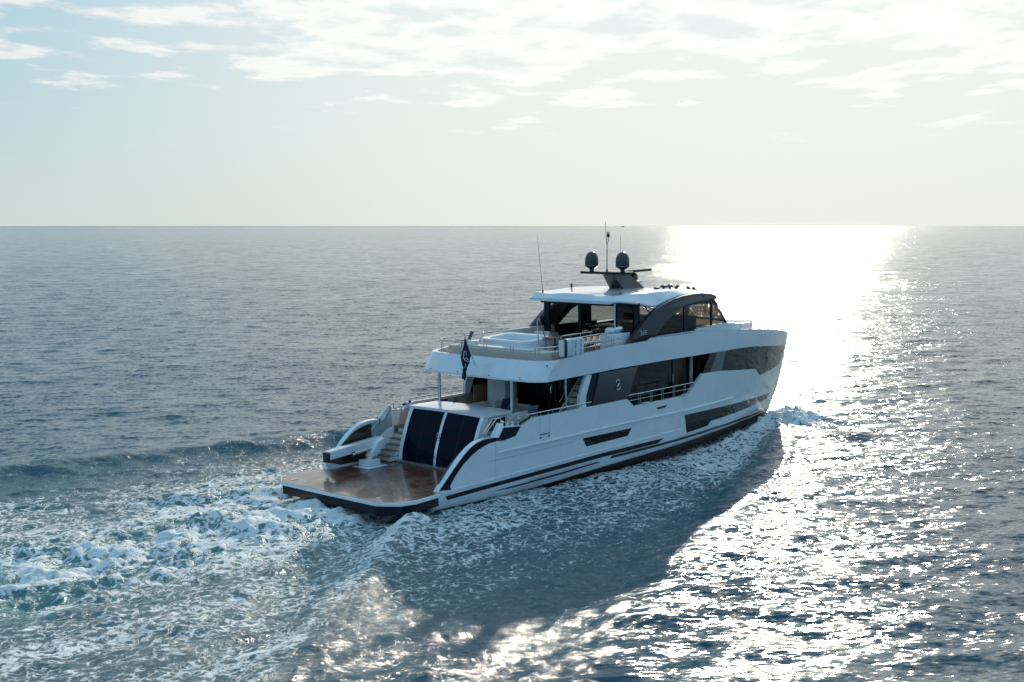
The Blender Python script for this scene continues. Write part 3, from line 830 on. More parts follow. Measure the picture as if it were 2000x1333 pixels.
# upper-deck slab and its aft fascia
bot = [(8.32, -3.47), (8.12, -3.36), (7.96, -3.15), (7.86, -2.85), (7.79, -2.2), (7.74, -1.1), (7.72, 0)]
topo = [(9.05, -3.47), (8.70, -3.36), (8.44, -3.15), (8.30, -2.85), (8.22, -2.2), (8.16, -1.1), (8.14, 0)]
bot = bot + [(x, -y) for x, y in reversed(bot[:-1])]
topo = topo + [(x, -y) for x, y in reversed(topo[:-1])]
ins = [(x + .16, y * .955) for x, y in topo]
MB().loft([[(x, y, 4.13) for x, y in bot], [(x * .5 + X_ * .5 - .03, y * .5 + Y_ * .5, 4.53) for (x, y), (X_, Y_) in zip(bot, topo)], [(x, y, 4.93) for x, y in topo], [(x, y, 4.93) for x, y in ins], [(x, y, 4.72) for x, y in ins]]).build("aft_fascia", WHITE, Y, 30)
under = bot[::-1]
def deck_rows(z_fn, inset, x0, x1, n=40, m=9):
    rows = []
    for x in np.linspace(x0, x1, n):
        hb = max(.02, half_beam(x, min(5.0, top_z(x))) - inset)
        rows.append([(x, hb * t, z_fn(x)) for t in np.linspace(-1, 1, m)])
    return rows
MB().prism([(x + .01, y * .995) for x, y in bot] + [(12.5, 3.34), (12.5, -3.34)], "z", 4.135, 4.20).build("overhang_soffit", WHITE2, Y)
MB().slab(deck_rows(lambda x: 4.78 if x < 21 else min(4.78, top_z(x) - .24), .142, 8.5, 32.0), .22).build("upper_deck", TEAK, Y)
MB().slab(deck_rows(lambda x: min(4.80, top_z(x) - .22), .143, 22.6, 32.2), .01).build("foredeck", WHITE2, Y)
for (x, y) in ((7.83, 2.6), (7.74, .9), (7.74, -.9), (7.83, -2.5)):
    MB().lathe([(.035, 0), (.03, .02)], (x - .03, y, 4.27), 10, "x").build("fascia_fitting", GREY2, Y)

# upper-deck guard rail
path = [(21.0, -3.08, 5.42)]
rp = [(13.75, -3.12), (12, -3.12), (10.6, -3.13), (9.7, -3.14), (9.15, -3.10), (8.75, -2.92), (8.6, -2.6), (8.5, -1.4), (8.47, 0)]
rp = rp + [(x, -y) for x, y in reversed(rp[:-1])]
def zb(x): return max(4.93, top_z(x) - .02) if x > 9.2 else 4.93
rl = MB().tube([(x, y, 5.43) for x, y in rp], .028)
for s in (-1, 1):
    rl.tube([(13.75, s * 3.12, 5.27), (9.9, s * 3.13, 5.20)], .013, 6)
for (x, y) in ((8.62, 2.75), (8.58, 2.60), (8.50, 1.55), (8.49, 1.40), (8.47, .08), (8.47, -.08), (8.49, -1.40), (8.50, -1.55), (8.60, -2.65), (8.66, -2.80)):
    rl.tube([(x, y, 4.93), (x, y, 5.43)], .016, 6)
for s in (-1, 1):
    for x in (10.75, 10.9, 11.9, 12.05, 13.0, 13.15):
        rl.tube([(x, s * 3.12, zb(x)), (x, s * 3.12, 5.43)], .016, 6)
rl.build("railing", CHROME, Y)
for s in (-1, 1):
    fr = MB()
    pts = [(21.5, 2.82), (22.7, 2.78), (23.8, 2.72), (24.9, 2.60), (26.0, 2.42), (26.9, 2.20), (27.6, 2.0)]
    fr.tube([(x, s * y, top_z(x) + .27) for x, y in pts], .024)
    for x, y in pts:
        for d in (0, .10):
            fr.tube([(x + d, s * (y - d * .2), top_z(x) - .22), (x + d, s * (y - d * .2), top_z(x) + .27)], .015, 6)
    fr.build("railing", CHROME, Y)

# sun pad and low coaming on the aft upper deck
cp = [(8.86, 0), (8.88, 2.4), (9.0, 2.72), (9.3, 2.88), (10.6, 2.88), (10.6, 2.62), (9.75, 2.55), (9.75, -2.55), (10.6, -2.62), (10.6, -2.88), (9.3, -2.88), (9.0, -2.72), (8.88, -2.4)]
MB().prism(cp, "z", 4.782, 5.18, .05).build("sunpad_coaming", CREAM, Y)
MB().prism([(9.78, -2.0), (9.78, 2.0), (9.0, 2.0), (9.0, -2.0)], "z", 5.185, 5.25, .03).build("sunpad_cushion", CREAMW, Y)
# spa tub
def rrect(x0, x1, y0, y1, r, n=6):
    out = []
    for cx, cy, a0 in ((x1 - r, y1 - r, 0), (x0 + r, y1 - r, 90), (x0 + r, y0 + r, 180), (x1 - r, y0 + r, 270)):
        for k in range(n + 1):
            a = R(a0 + 90 * k / n); out.append((cx + r * math.cos(a), cy + r * math.sin(a)))
    return out
rows = []
for (ox, z, s_) in ((.02, 4.785, 1.0), (0, 5.1, 1.0), (0, 5.42, 1.0), (.02, 5.475, 1.0), (.06, 5.49, 1), (.26, 5.475, 1), (.30, 5.43, 1), (.42, 5.05, 1)):
    rows.append([(x, y, z + (.05 * (x - 10.9) / 1.0 * (1 if z > 5.3 else 0)) ) for x, y in rrect(9.95 + ox, 11.95 - ox, -.95 + ox, 1.85 - ox, .38 - ox * .5)])
tub = MB().loft(rows, close=True)
tub.build("spa_tub", WHITE, Y, 50)
MB().prism(rrect(10.32, 11.58, -.58, 1.48, .24), "z", 5.24, 5.26).build("spa_water", pmat("spa_water", (.10, .30, .36), .05), Y)
MB().tube([(10.55, -1.12, 5.3), (10.5, -1.12, 6.28), (10.56, -1.12, 6.36), (10.62, -1.12, 6.34), (11.05, -1.12, 5.45), (11.05, -1.12, 4.8)], .030).build("spa_handrail", CHROME, Y)
MB().tube([(11.55, -1.2, 4.8), (11.55, -1.2, 5.5)], .04).box(11.0, 12.1, -1.5, -.95, 5.5, 5.54, .01).build("drinks_table", WALNUT, Y)
for y in (-.3, -.75):
    MB().lathe([(.05, 0), (.05, .10), (.02, .12)], (9.96, y, 5.05), 10, "x").build("spa_fitting", CHROME, Y)

# stair opening rail and bar console on the starboard side
rl = MB().tube([(11.1, -1.9, 5.32), (11.1, -1.9, 5.60), (11.2, -1.9, 5.64), (13.2, -1.9, 5.66)], .024)
rl.tube([(11.1, -2.75, 5.32), (11.1, -2.75, 5.58), (11.2, -2.75, 5.62), (13.3, -2.75, 5.66)], .024).tube([(11.1, -2.75, 5.3), (13.3, -2.75, 5.3)], .014)
for y in (-1.9, -2.75):
    for x in (11.1, 11.7, 12.4, 13.1):
        rl.tube([(x, y, 4.78), (x, y, 5.62)], .015, 6)
rl.build("stair_rail", CHROME, Y)
MB().box(11.15, 13.3, -2.7, -1.95, 4.783, 4.79).build("stairwell_shade", BLACKM, Y)  # black sheet laid on the deck, painting in the shade of the stairwell
gc = MB().box(13.55, 14.8, -2.75, -2.05, 4.782, 5.56, .03).build("bar_console", WHITE, Y)
MB().prism([(13.7, 5.57), (13.72, 5.72), (13.85, 5.83), (14.1, 5.86), (14.35, 5.82), (14.46, 5.70), (14.48, 5.57)], "y", -2.68, -2.2, .02).build("grill_lid", CHROME, Y)
MB().box(14.5, 14.78, -2.7, -2.1, 5.565, 5.62, .01).build("console_top", BLACKM, Y)
# inside sofa run along the port side
MB().box(12.7, 16.0, 2.35, 2.85, 4.782, 5.16, .05).box(12.7, 16.0, 2.62, 2.88, 5.17, 5.52, .05).box(12.62, 13.1, 1.5, 2.33, 4.782, 5.16, .05).build("deck_settee", CREAMW, Y)
MB().box(13.9, 14.1, 1.2, 2.1, 4.782, 5.42, .05).box(14.1, 14.9, 1.2, 2.1, 4.782, 5.12, .05).build("deck_bench", CREAMW, Y)

# ---- deckhouse on the upper deck
arch_o = [(14.25, 5.12), (14.95, 5.68), (15.64, 6.16), (16.1, 6.39), (16.52, 6.56), (17.0, 6.70), (17.6, 6.84), (18.31, 6.94), (19.2, 6.99), (19.8, 6.98), (20.5, 6.91), (20.92, 6.84), (21.15, 6.68)]
arch_i = [(21.05, 6.63), (20.19, 6.64), (19.4, 6.60), (18.72, 6.52), (18.1, 6.38), (17.55, 6.17), (17.11, 5.93), (16.6, 5.60), (16.13, 5.24), (15.9, 5.12)]
house_y = 2.86
glass_poly = [(16.2, 5.2), (16.6, 5.56), (17.11, 5.90), (17.55, 6.14), (18.1, 6.35), (18.72, 6.49), (19.4, 6.57), (20.19, 6.61), (21.05, 6.62), (21.5, 6.25), (22.37, 5.35), (19.55, 5.27), (19.54, 5.2)]
for s in (-1, 1):
    MB().prism(arch_o + arch_i, "y", s * 3.12, s * 2.90, .02).build("roof_arch", GREY, Y)
    # side glass in three panes with dark pillars and a sill
    def pane(poly): MB().prism(poly, "y", s * (house_y - .01), s * (house_y + .01)).build("house_window", TINT if s > 0 else TINT2, Y)
    if s > 0: pane([(16.55, 5.48), (17.2, 5.92), (17.55, 6.12), (18.05, 6.31), (18.10, 6.32), (18.10, 5.48)])
    else: pane([(16.45, 5.34), (17.2, 5.92), (17.55, 6.12), (18.10, 6.33), (18.7, 6.50), (18.7, 5.34)])
    pane([(19.05, 5.40), (19.05, 6.42), (20.95, 6.42), (20.95, 5.40)])
    pane([(21.05, 5.42), (21.05, 6.50), (21.45, 6.25), (22.30, 5.42)])
    fm = MB()
    y0, y1 = s * (house_y - .045), s * (house_y + .045)
    if s > 0:
        fm.prism([(16.0, 5.10), (16.55, 5.48), (18.10, 5.48), (18.10, 5.30), (22.45, 5.40), (22.5, 4.9), (16.0, 4.9)], "y", y0, y1)
        fm.prism([(18.11, 5.31), (18.11, 6.42), (19.04, 6.60), (19.04, 5.33)], "y", y0, y1)
    else:
        fm.prism([(16.0, 5.10), (16.45, 5.33), (19.04, 5.33), (22.45, 5.40), (22.5, 4.9), (16.0, 4.9)], "y", y0, y1)
        fm.prism([(18.71, 5.34), (18.71, 6.50), (19.04, 6.60), (19.04, 5.34)], "y", y0, y1)
    fm.prism([(19.05, 6.43), (19.05, 6.62), (21.1, 6.66), (21.6, 6.2), (21.46, 6.25), (21.05, 6.51), (20.96, 6.43)], "y", y0, y1)
    fm.prism([(20.96, 5.38), (20.96, 6.43), (21.04, 6.43), (21.04, 5.40)], "y", y0, y1)
    if s > 0: fm.prism([(17.2, 5.93), (16.6, 5.52), (16.45, 5.52), (17.0, 6.0), (17.5, 6.4), (18.1, 6.55), (18.10, 6.33), (17.55, 6.14)], "y", y0, y1)
    fm.build("window_frame", BLACK, Y)
    # dark triangular wing between arch foot and house
    if s > 0:
        MB().prism([(14.3, 5.13), (15.0, 5.69), (15.64, 6.13), (16.1, 6.35), (16.5, 6.5), (16.5, 5.13)], "y", 2.78, 2.88).build("wing_panel", WINT, Y)
    # white cap along the house foot
    MB().prism([(15.5, 4.79), (15.5, 5.25), (19.54, 5.24), (19.54, 5.32), (22.2, 5.40), (22.9, 5.36), (23.4, 5.0), (23.4, 4.79)], "y", s * 2.90, s * 2.98, .01).build("house_foot", WHITE, Y)
# windscreen, faceted and raked
bp_ = [(22.37, 2.86), (23.3, 2.2), (23.9, 1.1), (24.05, 0)]
tp_ = [(21.20, 2.86), (21.75, 2.2), (22.15, 1.1), (22.25, 0)]
bp_ = bp_ + [(x, -y) for x, y in reversed(bp_[:-1])]; tp_ = tp_ + [(x, -y) for x, y in reversed(tp_[:-1])]
for i in range(6):
    (a, b), (c, d) = (bp_[i], bp_[i + 1]), (tp_[i], tp_[i + 1])
    rows = [[(a[0], a[1], 5.38), (b[0], b[1], 5.38)], [(c[0], c[1], 6.66), (d[0], d[1], 6.66)]]
    MB().loft(rows).build("windscreen_pane", TINT2, Y, 0)
fm = MB()
for i in range(7):
    fm.tube([(bp_[i][0], bp_[i][1], 5.36), (tp_[i][0], tp_[i][1], 6.68)], .035, 6)
fm.tube([(x, y, 5.36) for x, y in bp_], .05, 6)
fm.build("windscreen_frame", BLACK, Y)
MB().loft([[(x, y, 4.79) for x, y in [(p[0] + .1, p[1]) for p in bp_]], [(x, y, 5.33) for x, y in bp_]]).build("windscreen_base", WHITE, Y, 0)
MB().prism([(22.45, -2.6), (23.6, -2.0), (24.2, -1), (24.3, 0), (24.2, 1), (23.6, 2.0), (22.45, 2.6), (21.0, 2.6), (21.0, -2.6)], "z", 5.28, 5.34).build("dashboard", BLACKM, Y)
# aft door frames of the house
m = MB()
m.box(15.25, 15.37, 2.30, 2.62, 4.78, 6.80)
m.box(15.27, 15.35, .42, .58, 4.78, 6.80)
m.box(15.25, 15.37, -1.62, -1.50, 4.78, 6.80)
m.box(15.22, 15.40, -2.8, 2.8, 6.60, 6.78)
m.box(15.25, 15.37, -2.86, -2.66, 4.78, 6.8)
m.build("door_frame", BLACK, Y)
MB().box(15.3, 15.32, -2.65, -1.63, 4.80, 6.6).build("aft_door_glass", DTINT, Y)
MB().tube([(14.62, -2.05, 4.8), (14.62, -2.05, 6.85)], .05, 12).build("roof_post", CHROME, Y)
# interior seen through the doors
for bx in ((19.6, 20.0, -2.7, -1.6, 4.805, 5.9), (16.3, 18.0, -2.7, -2.3, 4.805, 5.65)):
    MB().box(*bx).build("interior_joinery", WALNUT, Y)
MB().box(15.3, 22.3, -2.8, 2.8, 4.785, 4.80).build("house_floor", WINT, Y)
MB().box(20.6, 21.0, -1.6, 1.6, 4.80, 5.75, .05).build("helm_seat", CREAM, Y)

# hardtop roof
rows = []
for x in np.concatenate([np.linspace(14.0, 15.0, 5), np.linspace(15.3, 22.3, 22)]):
    edge_y = interp(x, [14.0, 14.35, 15.0, 16.4, 19.5, 21.1, 22.3], [2.45, 2.68, 2.83, 2.92, 2.92, 2.85, 1.6])
    ze = interp(x, [14.0, 15.0, 16.4, 17.4, 18.3, 19.5, 20.9, 22.3], [6.92, 6.80, 6.56, 6.80, 6.93, 6.98, 6.86, 6.72])
    zt = interp(x, [14.0, 14.25, 15.0, 17.0, 19.5, 21.0, 22.3], [6.93, 7.19, 7.22, 7.25, 7.16, 6.98, 6.74])
    row = []
    for t in (-1, -.985, -.93, -.87, -.78, -.65, -.5, -.35, -.2, 0, .2, .35, .5, .65, .78, .87, .93, .985, 1):
        y = edge_y * t
        k = interp(abs(t), [0, .80, .87, .93, 1], [0, 0, .12, .5, 1.0])
        z = zt * (1 - k) + (ze + .04) * k if x > 14.05 else 6.93
        if 14.2 < x < 17.2:
            z -= .10 * math.sin(math.pi * min(1, max(0, (abs(t) - .28) / .55))) * interp(x, [14.2, 14.8, 17.2], [.7, 1, 0])
        row.append((x, y, z))
    rows.append(row)
rt = MB()
rt.loft(rows)
low = []
for r_ in rows:
    zl = r_[0][2] - .06
    low.append([(p[0], p[1] * .995, min(zl if abs(p[1]) > 2.3 else 6.80, p[2] - .02)) for p in r_])
rt.loft([r_[::-1] for r_ in low])
rt.loft([[r_[0] for r_ in rows], [r_[0] for r_ in low]]); rt.loft([[r_[-1] for r_ in rows], [r_[-1] for r_ in low]])
rt.loft([rows[0], low[0]]); rt.loft([rows[-1], low[-1]])
bmesh.ops.remove_doubles(rt.bm, verts=rt.bm.verts[:], dist=1e-4)
rt.build("hardtop", WHITE, Y, 14)

# mast with radomes
mast = MB()
mast.loft([[(16.75, -.30, 7.92), (18.0, -.26, 7.90), (18.0, .26, 7.90), (16.75, .30, 7.92)], [(17.45, -.42, 7.20), (19.2, -.34, 7.14), (19.2, .34, 7.14), (17.45, .42, 7.20)]], close=True, cap=True)
mast = mast.build("mast", GREY, Y, 10)
ms = MB().prism([(16.35, -1.25), (16.35, 1.32), (17.05, 1.32), (17.2, .5), (17.8, .32), (19.9, .22), (19.9, -.22), (17.8, -.32), (17.2, -.5), (17.05, -1.25)], "z", 7.94, 8.06, .03).build("mast_spreader", BLACK, mast)
for s in (-1, 1):
    d = MB().lathe([(.11, 0), (.11, .10), (.14, .12), (.31, .22), (.32, .26), (.32, .52), (.305, .64), (.26, .76), (.18, .85), (.08, .90), (.005, .91)], (16.7, s * .9, 8.06), 24).build("radome", DOME, mast)
    MB().lathe([(.318, .245), (.326, .25), (.326, .275), (.318, .28)], (16.7, s * .9, 8.06), 24).build("radome_band", GREY2, d)
MB().lathe([(.05, .42), (.14, .38), (.22, .28), (.24, .15), (.20, .05), (.12, 0)], (18.7, 0, 7.50), 18).build("small_radome", DOME, mast)
MB().box(18.5, 19.3, -.1, .1, 7.42, 7.49, .01).build("radar_bracket", BLACKM, mast)
MB().tube([(16.7, 0, 8.06), (16.72, 0, 9.3), (16.66, 0, 9.5), (16.60, 0, 10.35)], .022, 8, .010).build("whip_antenna", GREY, mast)
MB().tube([(16.72, 0, 9.3), (16.80, 0, 9.45), (16.80, 0, 9.85)], .022, 6).box(16.76, 16.86, -.05, .05, 9.62, 9.80, .01).box(16.74, 16.88, -.06, .06, 9.84, 9.87).build("masthead_light", BLACKM, mast)
MB().lathe([(.07, 0), (.03, .10)], (16.7, 0, 8.06), 10).build("antenna_base", GREY, mast)
def whip(x, y, z, dx, h):
    MB().tube([(x, y, z), (x + dx * .25, y, z + .6), (x + dx, y, z + h)], .016, 6, .006).lathe([(.09, 0), (.04, .03), (.03, .12)], (x, y, z), 10).build("whip_antenna", GREY, Y)
whip(14.42, 1.95, 7.15, -.35, 2.62)
whip(14.9, -2.15, 7.13, .02, 2.65)
MB().lathe([(.045, 0), (.05, .25), (.03, .27)], (16.9, 2.3, 7.15), 10).build("stub_antenna", GREY, Y)
for (x, y, s_) in ((19.35, -1.3, 1.2), (19.85, -1.3, 1.0)):
    MB().lathe([(.05, 0), (.05, .08), (.13 * s_, .10), (.15 * s_, .16), (.10 * s_, .22), (.02, .24)], (x, y, 7.10), 14).build("gps_dome", DOME, Y)
MB().box(18.35, 18.65, -1.6, -1.45, 7.2, 7.28, .02).build("deck_light", BLACKM, Y)
for (x, y, h_) in ((20.35, -1.4, .16), (20.6, -1.9, .10), (20.9, -1.6, .14), (21.15, -1.8, .10), (21.4, -1.6, .17), (20.8, -1.0, .12)):
    zz = interp(x, [19.5, 21, 22.3], [7.15, 6.98, 6.74])
    MB().tube([(x, y, zz - .02), (x, y, zz + h_)], .018, 6).lathe([(.03, -.08), (.07, -.05), (.06, .05), (.02, .08)], (x, y, zz + h_), 10, "x").build("horn_light", BLACKM, Y)
MB().box(19.9, 20.05, -3.15, -3.12, 6.80, 6.88, .01).build("side_light", BLACKM, Y)

# number on the arch foot: 32E, cut as thin silver strokes
def stroke_text(chars, x0, z0, h, wd, gap, y, parent, mat, nm, slant=.18, r=.012):
    G = {"3": [[(0, 1), (1, 1), (1, .52), (.35, .5)], [(1, .5), (1, 0), (0, 0)]], "2": [[(0, 1), (1, 1), (1, .5), (0, .5), (0, 0), (1, 0)]],
         "E": [[(1, 1), (.25, 1), (0, .8), (0, .2), (.25, 0), (1, 0)], [(0, .5), (.9, .5)]],
         "O": [[(0, 0), (0, 1), (1, 1), (1, 0), (0, 0)]]}
    m = MB(); x = x0
    for ch in chars:
        for st in G[ch]:
            for a, b in zip(st, st[1:]):
                pa = (x + a[0] * wd + slant * a[1] * h, y, z0 + a[1] * h); pb = (x + b[0] * wd + slant * b[1] * h, y, z0 + b[1] * h)
                m.tube([pa, pb], r, 5)
        x += wd + gap
    return m.build(nm, mat, parent)
stroke_text("32E", 15.02, 5.42, .17, .11, .07, -3.125, Y, LETTER, "model_number", .12)

# foredeck furniture and hatches
MB().prism(rrect(25.2, 27.6, -1.1, 1.1, .3), "z", 4.60, 4.95, .04).build("bow_seat", WHITE, Y)
MB().prism(rrect(26.9, 28.2, -.8, .8, .2), "z", 4.45, 4.98, .04).build("bow_backrest", CREAMW, Y)
MB().lathe([(.12, 0), (.16, .04), (.13, .2), (.16, .26), (.05, .28)], (30.3, .5, 4.02), 14).build("windlass", CHROME, Y)

# ---- cockpit: salon front, cabinet, wood panel, settee base, stairs up
MB().box(12.3, 12.36, -2.0, 2.55, 1.96, 4.13).build("salon_door_glass", DTINT, Y)
m = MB()
for y in (-2.05, -.6, .9, 2.55):
    m.box(12.24, 12.42, y - .05, y + .05, 1.96, 4.13)
m.box(12.24, 12.42, -2.1, 2.6, 4.02, 4.13)
m.build("salon_door_frame", BLACKM, Y)
m = MB().box(18.0, 18.1, -2.5, 2.5, 1.96, 4.13).build("salon_bulkhead", WALNUT, Y)
MB().box(12.4, 19.5, -2.54, 2.54, 1.952, 1.97).build("salon_floor", WINT, Y)
MB().box(13.2, 15.2, 1.2, 2.2, 1.97, 2.6, .05).box(13.2, 15.2, -2.2, -1.4, 1.97, 2.6, .05).build("salon_furniture", CREAM, Y)
MB().prism([(1.15, 1.96), (1.15, 4.12), (1.9, 4.12), (2.12, 4.02), (2.22, 3.8), (2.25, 1.96)], "x", 10.9, 11.7, .05).build("cockpit_cabinet", WHITE2, Y)
MB().box(10.7, 12.2, 2.86, 2.90, 1.96, 3.2).build("wood_panel", WOODV, Y)
MB().prism([(10.75, 2.82), (11.3, 4.12), (12.9, 4.12), (12.9, 3.1)], "y", 3.2, 3.16).build("wing_glass", BLACK, Y)
MB().tube([(10.72, 3.18, 2.84), (11.28, 3.18, 4.12)], .03, 6).build("wing_edge", WHITE, Y)
# stairs to the upper deck (starboard)
for i in range(8):
    z = 2.2 + .235 * i; x = 9.9 + .25 * i
    MB().box(x, x + .26, -3.18, -2.45, z - .04, z, .006).build("stair_tread", TEAK, Y)
    MB().box(x + .22, x + .26, -3.18, -2.45, z, z + .19).build("stair_riser", CREAM, Y)
MB().prism([(9.7, 1.96), (11.95, 4.12), (12.25, 4.12), (12.25, 1.96)], "y", -2.44, -2.38).build("stair_side", WHITE2, Y)
MB().tube([(10.2, -2.9, 1.96), (10.2, -2.9, 4.13)], .045, 10).build("overhang_post", CHROME, Y)
MB().tube([(10.25, -2.5, 3.0), (11.2, -2.5, 4.0)], .02).build("handrail", CHROME, Y)
MB().tube([(9.9, -2.35, 3.4 + 0.0), (9.88, -2.35, 3.55), (9.9, -2.35, 3.7)], .02).build("lifebuoy_hook", CHROME, Y)
# flag pole
staff = MB().tube([(7.85, 0, 4.62), (7.62, 0, 5.1), (7.22, 0, 5.98)], .038, 10, .022).lathe([(.045, 0), (.045, .05), (.02, .06)], (7.22, 0, 5.96), 10).build("flag_staff", LETTER, Y)

# ================================================================== loose things on board
rng = random.Random(4)
def soft_box(m, sx, sy, sz, bev):
    m.box(-sx / 2, sx / 2, -sy / 2, sy / 2, 0, sz, bev)
    return m
def pillow(name, label, loc, rz, mat, s=.46, tilt=-.35, group="cushions on the cockpit sofas"):
    m = MB(); n = 7; rows_t, rows_b = [], []
    for i in range(n):
        u = -1 + 2 * i / (n - 1); rt_, rb_ = [], []
        for j in range(n):
            v = -1 + 2 * j / (n - 1)
            th = .085 * (1 - u ** 4) ** .6 * (1 - v ** 4) ** .6
            q = 1 - .07 * (1 - abs(u * v))
            rt_.append((th + .01, u * s / 2 * q, s / 2 + v * s / 2 * q)); rb_.append((-th - .01, u * s / 2 * q, s / 2 + v * s / 2 * q))
        rows_t.append(rt_); rows_b.append(rb_)
    m.loft(rows_t); m.loft(rows_b)
    m.loft([[r[0] for r in rows_t], [r[0] for r in rows_b]]); m.loft([[r[-1] for r in rows_t], [r[-1] for r in rows_b]])
    m.loft([rows_t[0], rows_b[0]]); m.loft([rows_t[-1], rows_b[-1]])
    bmesh.ops.remove_doubles(m.bm, verts=m.bm.verts[:], dist=1e-4)
    o = m.build(name, mat, None, 60)
    o.matrix_world = T_BOAT @ Matrix.Translation(loc) @ Matrix.Rotation(rz, 4, "Z") @ Matrix.Rotation(tilt, 4, "Y")
    tag(o, label, "cushion", group)
    return o
def sofa(label, loc, rz, L, mat):
    t = thing("sofa", label, "sofa", loc, "sofas in the open cockpit", rz)
    MB().box(-L / 2, L / 2, -.42, .42, .05, .38, .04).build("seat", mat, t)
    MB().box(-L / 2, L / 2, .22, .42, .385, .85, .06).build("backrest", mat, t)
    for s in (-1, 1):
        MB().box(s * L / 2 - .09, s * L / 2 + .09, -.43, .43, .04, .60, .05).build("armrest", mat, t)
    for s in (-1, 1):
        MB().box(s * L / 4 - L / 4 + .06, s * L / 4 + L / 4 - .06, -.40, .20, .385, .48, .04).build("seat_cushion", CREAMW, t)
    return t
sofa("pale sofa with dark pillows behind the starboard cockpit post", (8.35, -1.75, 1.96), math.pi, 1.7, CREAMW)
sofa("cream sofa with blue grey pillows just behind the white garage roof", (8.75, 1.3, 1.96), math.pi, 1.8, CREAMW)
sofa("white sofa standing beside the tall white cabinet under the overhang", (10.3, .3, 1.96), 0, 1.5, CREAMW)
pillow("pillow", "navy pillow leaning by the steel post nearest the stairs", (8.3, -1.25, 2.46), R(60), NAVY2, .50)
pillow("pillow", "dark navy pillow on the sofa left of the near steel post", (8.6, -.85, 2.66), R(100), NAVY2, .62)
pillow("pillow", "slate blue pillow at the right end of the near sofa", (8.9, -2.15, 2.55), R(75), BLUEG, .50)
pillow("pillow", "blue grey pillow leaning on the far sofa behind the roof", (8.2, 1.75, 2.60), R(120), BLUEG, .50)
pillow("pillow", "dark blue pillow leftmost on the far cockpit sofa", (8.0, 2.15, 2.60), R(90), NAVY2, .44)

# flag
def flag():
    t_top = Vector((7.30, 0, 5.80)); t_bot = Vector((7.66, 0, 5.02))
    n, mcol = 26, 10
    rows = []
    for i in range(n):
        a = i / (n - 1)
        # hoist runs down the staff; the fly hangs below in folds
        row = []
        for j in range(mcol):
            b = j / (mcol - 1)
            hoist = t_top.lerp(t_bot, b)
            drop = a * (1.62 - .62 * b)
            x = hoist.x - .42 * b * min(1, a * 1.6) - .10 * math.sin(a * 3.1) * (1 - b) - .02
            x += .05 * math.sin(9 * a + 5 * b) * min(1, a * 3)
            y = .085 * math.sin(11 * b + 3.2 * a) * min(1, a * 2.5) + .02
            row.append((x, y, hoist.z - drop))
        rows.append(row)
    m = MB().loft(rows)
    m.bm.normal_update()
    geom = m.bm.faces[:]
    bmesh.ops.solidify(m.bm, geom=geom, thickness=.006)
    f = m.build("flag", NAVY, None, 80)
    t = T_BOAT
    f.matrix_world = t
    tag(f, "navy flag with a pale emblem hanging limp from the stern staff", "flag")
    em = MB()
    def P(a, b, s_=1):
        i = a * (n - 1); j = b * (mcol - 1); i0, j0 = int(i), int(j)
        p = Vector(rows[min(i0, n - 1)][min(j0, mcol - 1)]); q = Vector(rows[min(i0 + 1, n - 1)][min(j0 + 1, mcol - 1)])
        v = p.lerp(q, (i - i0 + j - j0) / 2)
        return (v.x - .012, v.y - .03, v.z)
    arc = [P(.36 + .15 * math.sin(q), .45 + .30 * math.cos(q)) for q in np.linspace(.9, 5.2, 14)]
    em.tube(arc, .018, 5)
    em.tube([P(.30 + .05 * math.sin(q), .72 + .12 * math.cos(q)) for q in np.linspace(0, 6.2, 12)], .014, 5)
    em.tube([P(.62 + .05 * math.sin(q), .40 + .14 * math.cos(q)) for q in np.linspace(0.5, 5.6, 12)], .010, 5)
    e = em.build("emblem", LETTER, f)
flag()

# life raft canister strapped outside the rail
lr = thing("life_raft", "white strapped life raft case hung on the upper deck rail", "life raft", (10.0, -3.38, 5.02))
MB().box(-.66, .66, -.17, .17, 0, .72, .11).build("case", FABW, lr)
MB().box(-.575, -.52, -.178, .178, -.008, .728, .11).build("band", BLACKM, lr)
sm = MB()
for a, b in ((-.18, -.12), (.05, .12), (.10, .02), (.38, .46), (.44, .36)):
    sm.tube([(a, -.168, .04), ((a + b) / 2, -.173, .4), (b, -.168, .66), (b, 0, .722)], .007, 6)
sm.build("strap", BLACKM, lr)

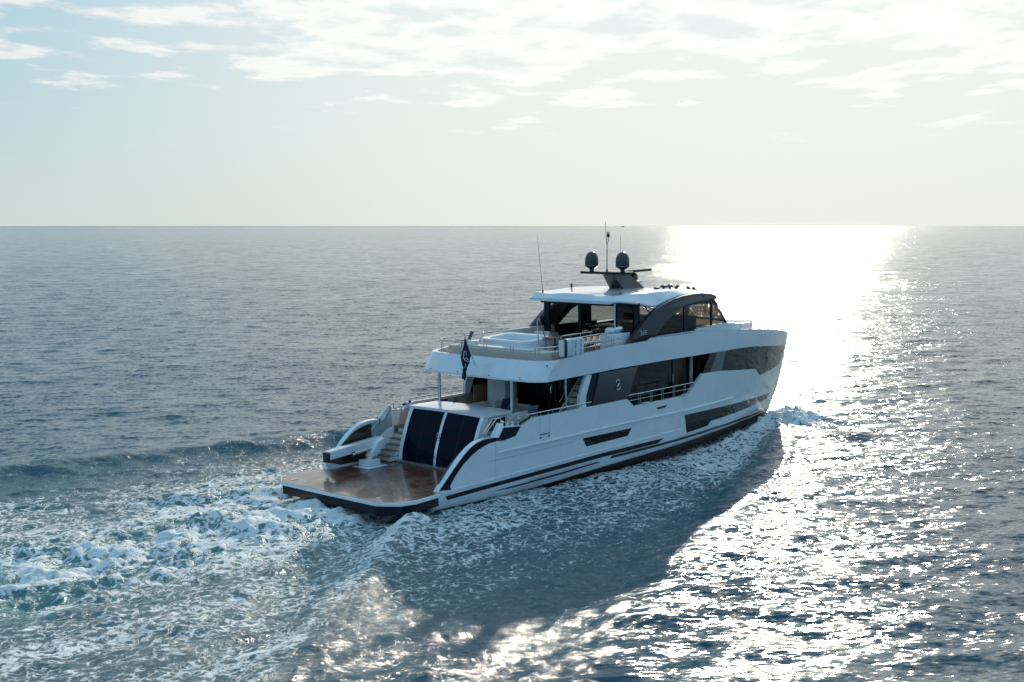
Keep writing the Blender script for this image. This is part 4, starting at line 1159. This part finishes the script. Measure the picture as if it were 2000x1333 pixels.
# two folded deck chairs on the aft corner of the upper deck
def deck_chair(label, loc, rz, mat):
    t = thing("deck_chair", label, "deck chair", loc, "deck chairs on the sun deck", rz)
    for s in (-1, 1):
        MB().tube([(-.30, s * .26, 0), (.28, s * .26, .42)], .018, 6).tube([(.30, s * .26, 0), (-.28, s * .26, .40), (-.42, s * .26, .72)], .018, 6).build("frame", CHROME, t)
    MB().box(-.25, .28, -.24, .24, .36, .40, .015).build("seat", mat, t)
    MB().box(-.02, .02, -.24, .24, 0, .38, .012, Matrix.Translation((-.28, 0, .40)) @ Matrix.Rotation(-.4, 4, "Y")).build("backrest", mat, t)
deck_chair("dark folding chair at the aft corner of the sun deck", (9.35, 2.15, 5.0), R(150), BLACKM)
deck_chair("pale folding chair beside the dark one on the sun deck", (9.45, 1.62, 5.0), R(135), FABW)
# dining chairs and table inside the deckhouse
tb = thing("dining_table", "dark dining table inside the open upper deckhouse", "table", (16.9, .2, 4.81))
MB().box(-.8, .8, -.5, .5, .70, .75, .02).build("tabletop", WALNUT, tb)
MB().tube([(0, 0, 0), (0, 0, .7)], .07, 12).lathe([(.3, 0), (.28, .03), (.05, .05)], (0, 0, 0), 16).build("pedestal", BLACKM, tb)
for i, (x, y, rz, lab) in enumerate(((16.4, -.65, 90, "dark dining chair at the near left of the deckhouse table"), (17.3, -.65, 90, "dark dining chair at the near right of the deckhouse table"), (16.4, 1.05, -90, "dark dining chair at the far left of the deckhouse table"), (17.3, 1.05, -90, "dark dining chair at the far right of the deckhouse table"))):
    t = thing("dining_chair", lab, "chair", (x, y, 4.81), "dining chairs in the deckhouse", R(rz))
    MB().box(-.22, .22, -.22, .22, .40, .47, .03).build("seat", CREAM, t)
    MB().box(-.25, -.20, -.22, .22, .47, .88, .02).build("backrest", WINT, t)
    for a in (-.18, .18):
        for b in (-.18, .18):
            MB().tube([(a, b, 0), (a, b, .4)], .018, 6).build("leg", BLACKM, t)

# a ship hull-down on the horizon
d = Vector((0.80195, 0.61090, 0)).normalized()
sp_ = Vector((CAM.x, CAM.y, 0)) + d * 9000
sh = bpy.data.objects.new("ship", None); COL.objects.link(sh)
sh.location = sp_; sh.rotation_euler = (0, 0, math.atan2(d.y, d.x) + R(70))
tag(sh, "tiny distant ship on the horizon", "ship")
HZ = pmat("hazy_ship_paint", (.42, .45, .47), .8)
MB().prism([(-12, 1), (-13, 4), (13, 4.5), (11, 1), (11, -1), (-12, -1)], "y", -3, 3).build("hull", HZ, sh)
MB().box(-8, 0, -2.5, 2.5, 4.3, 8).build("superstructure", HZ, sh)
MB().tube([(-3, 0, 8), (-3, 0, 16)], .4, 6).build("mast", HZ, sh)
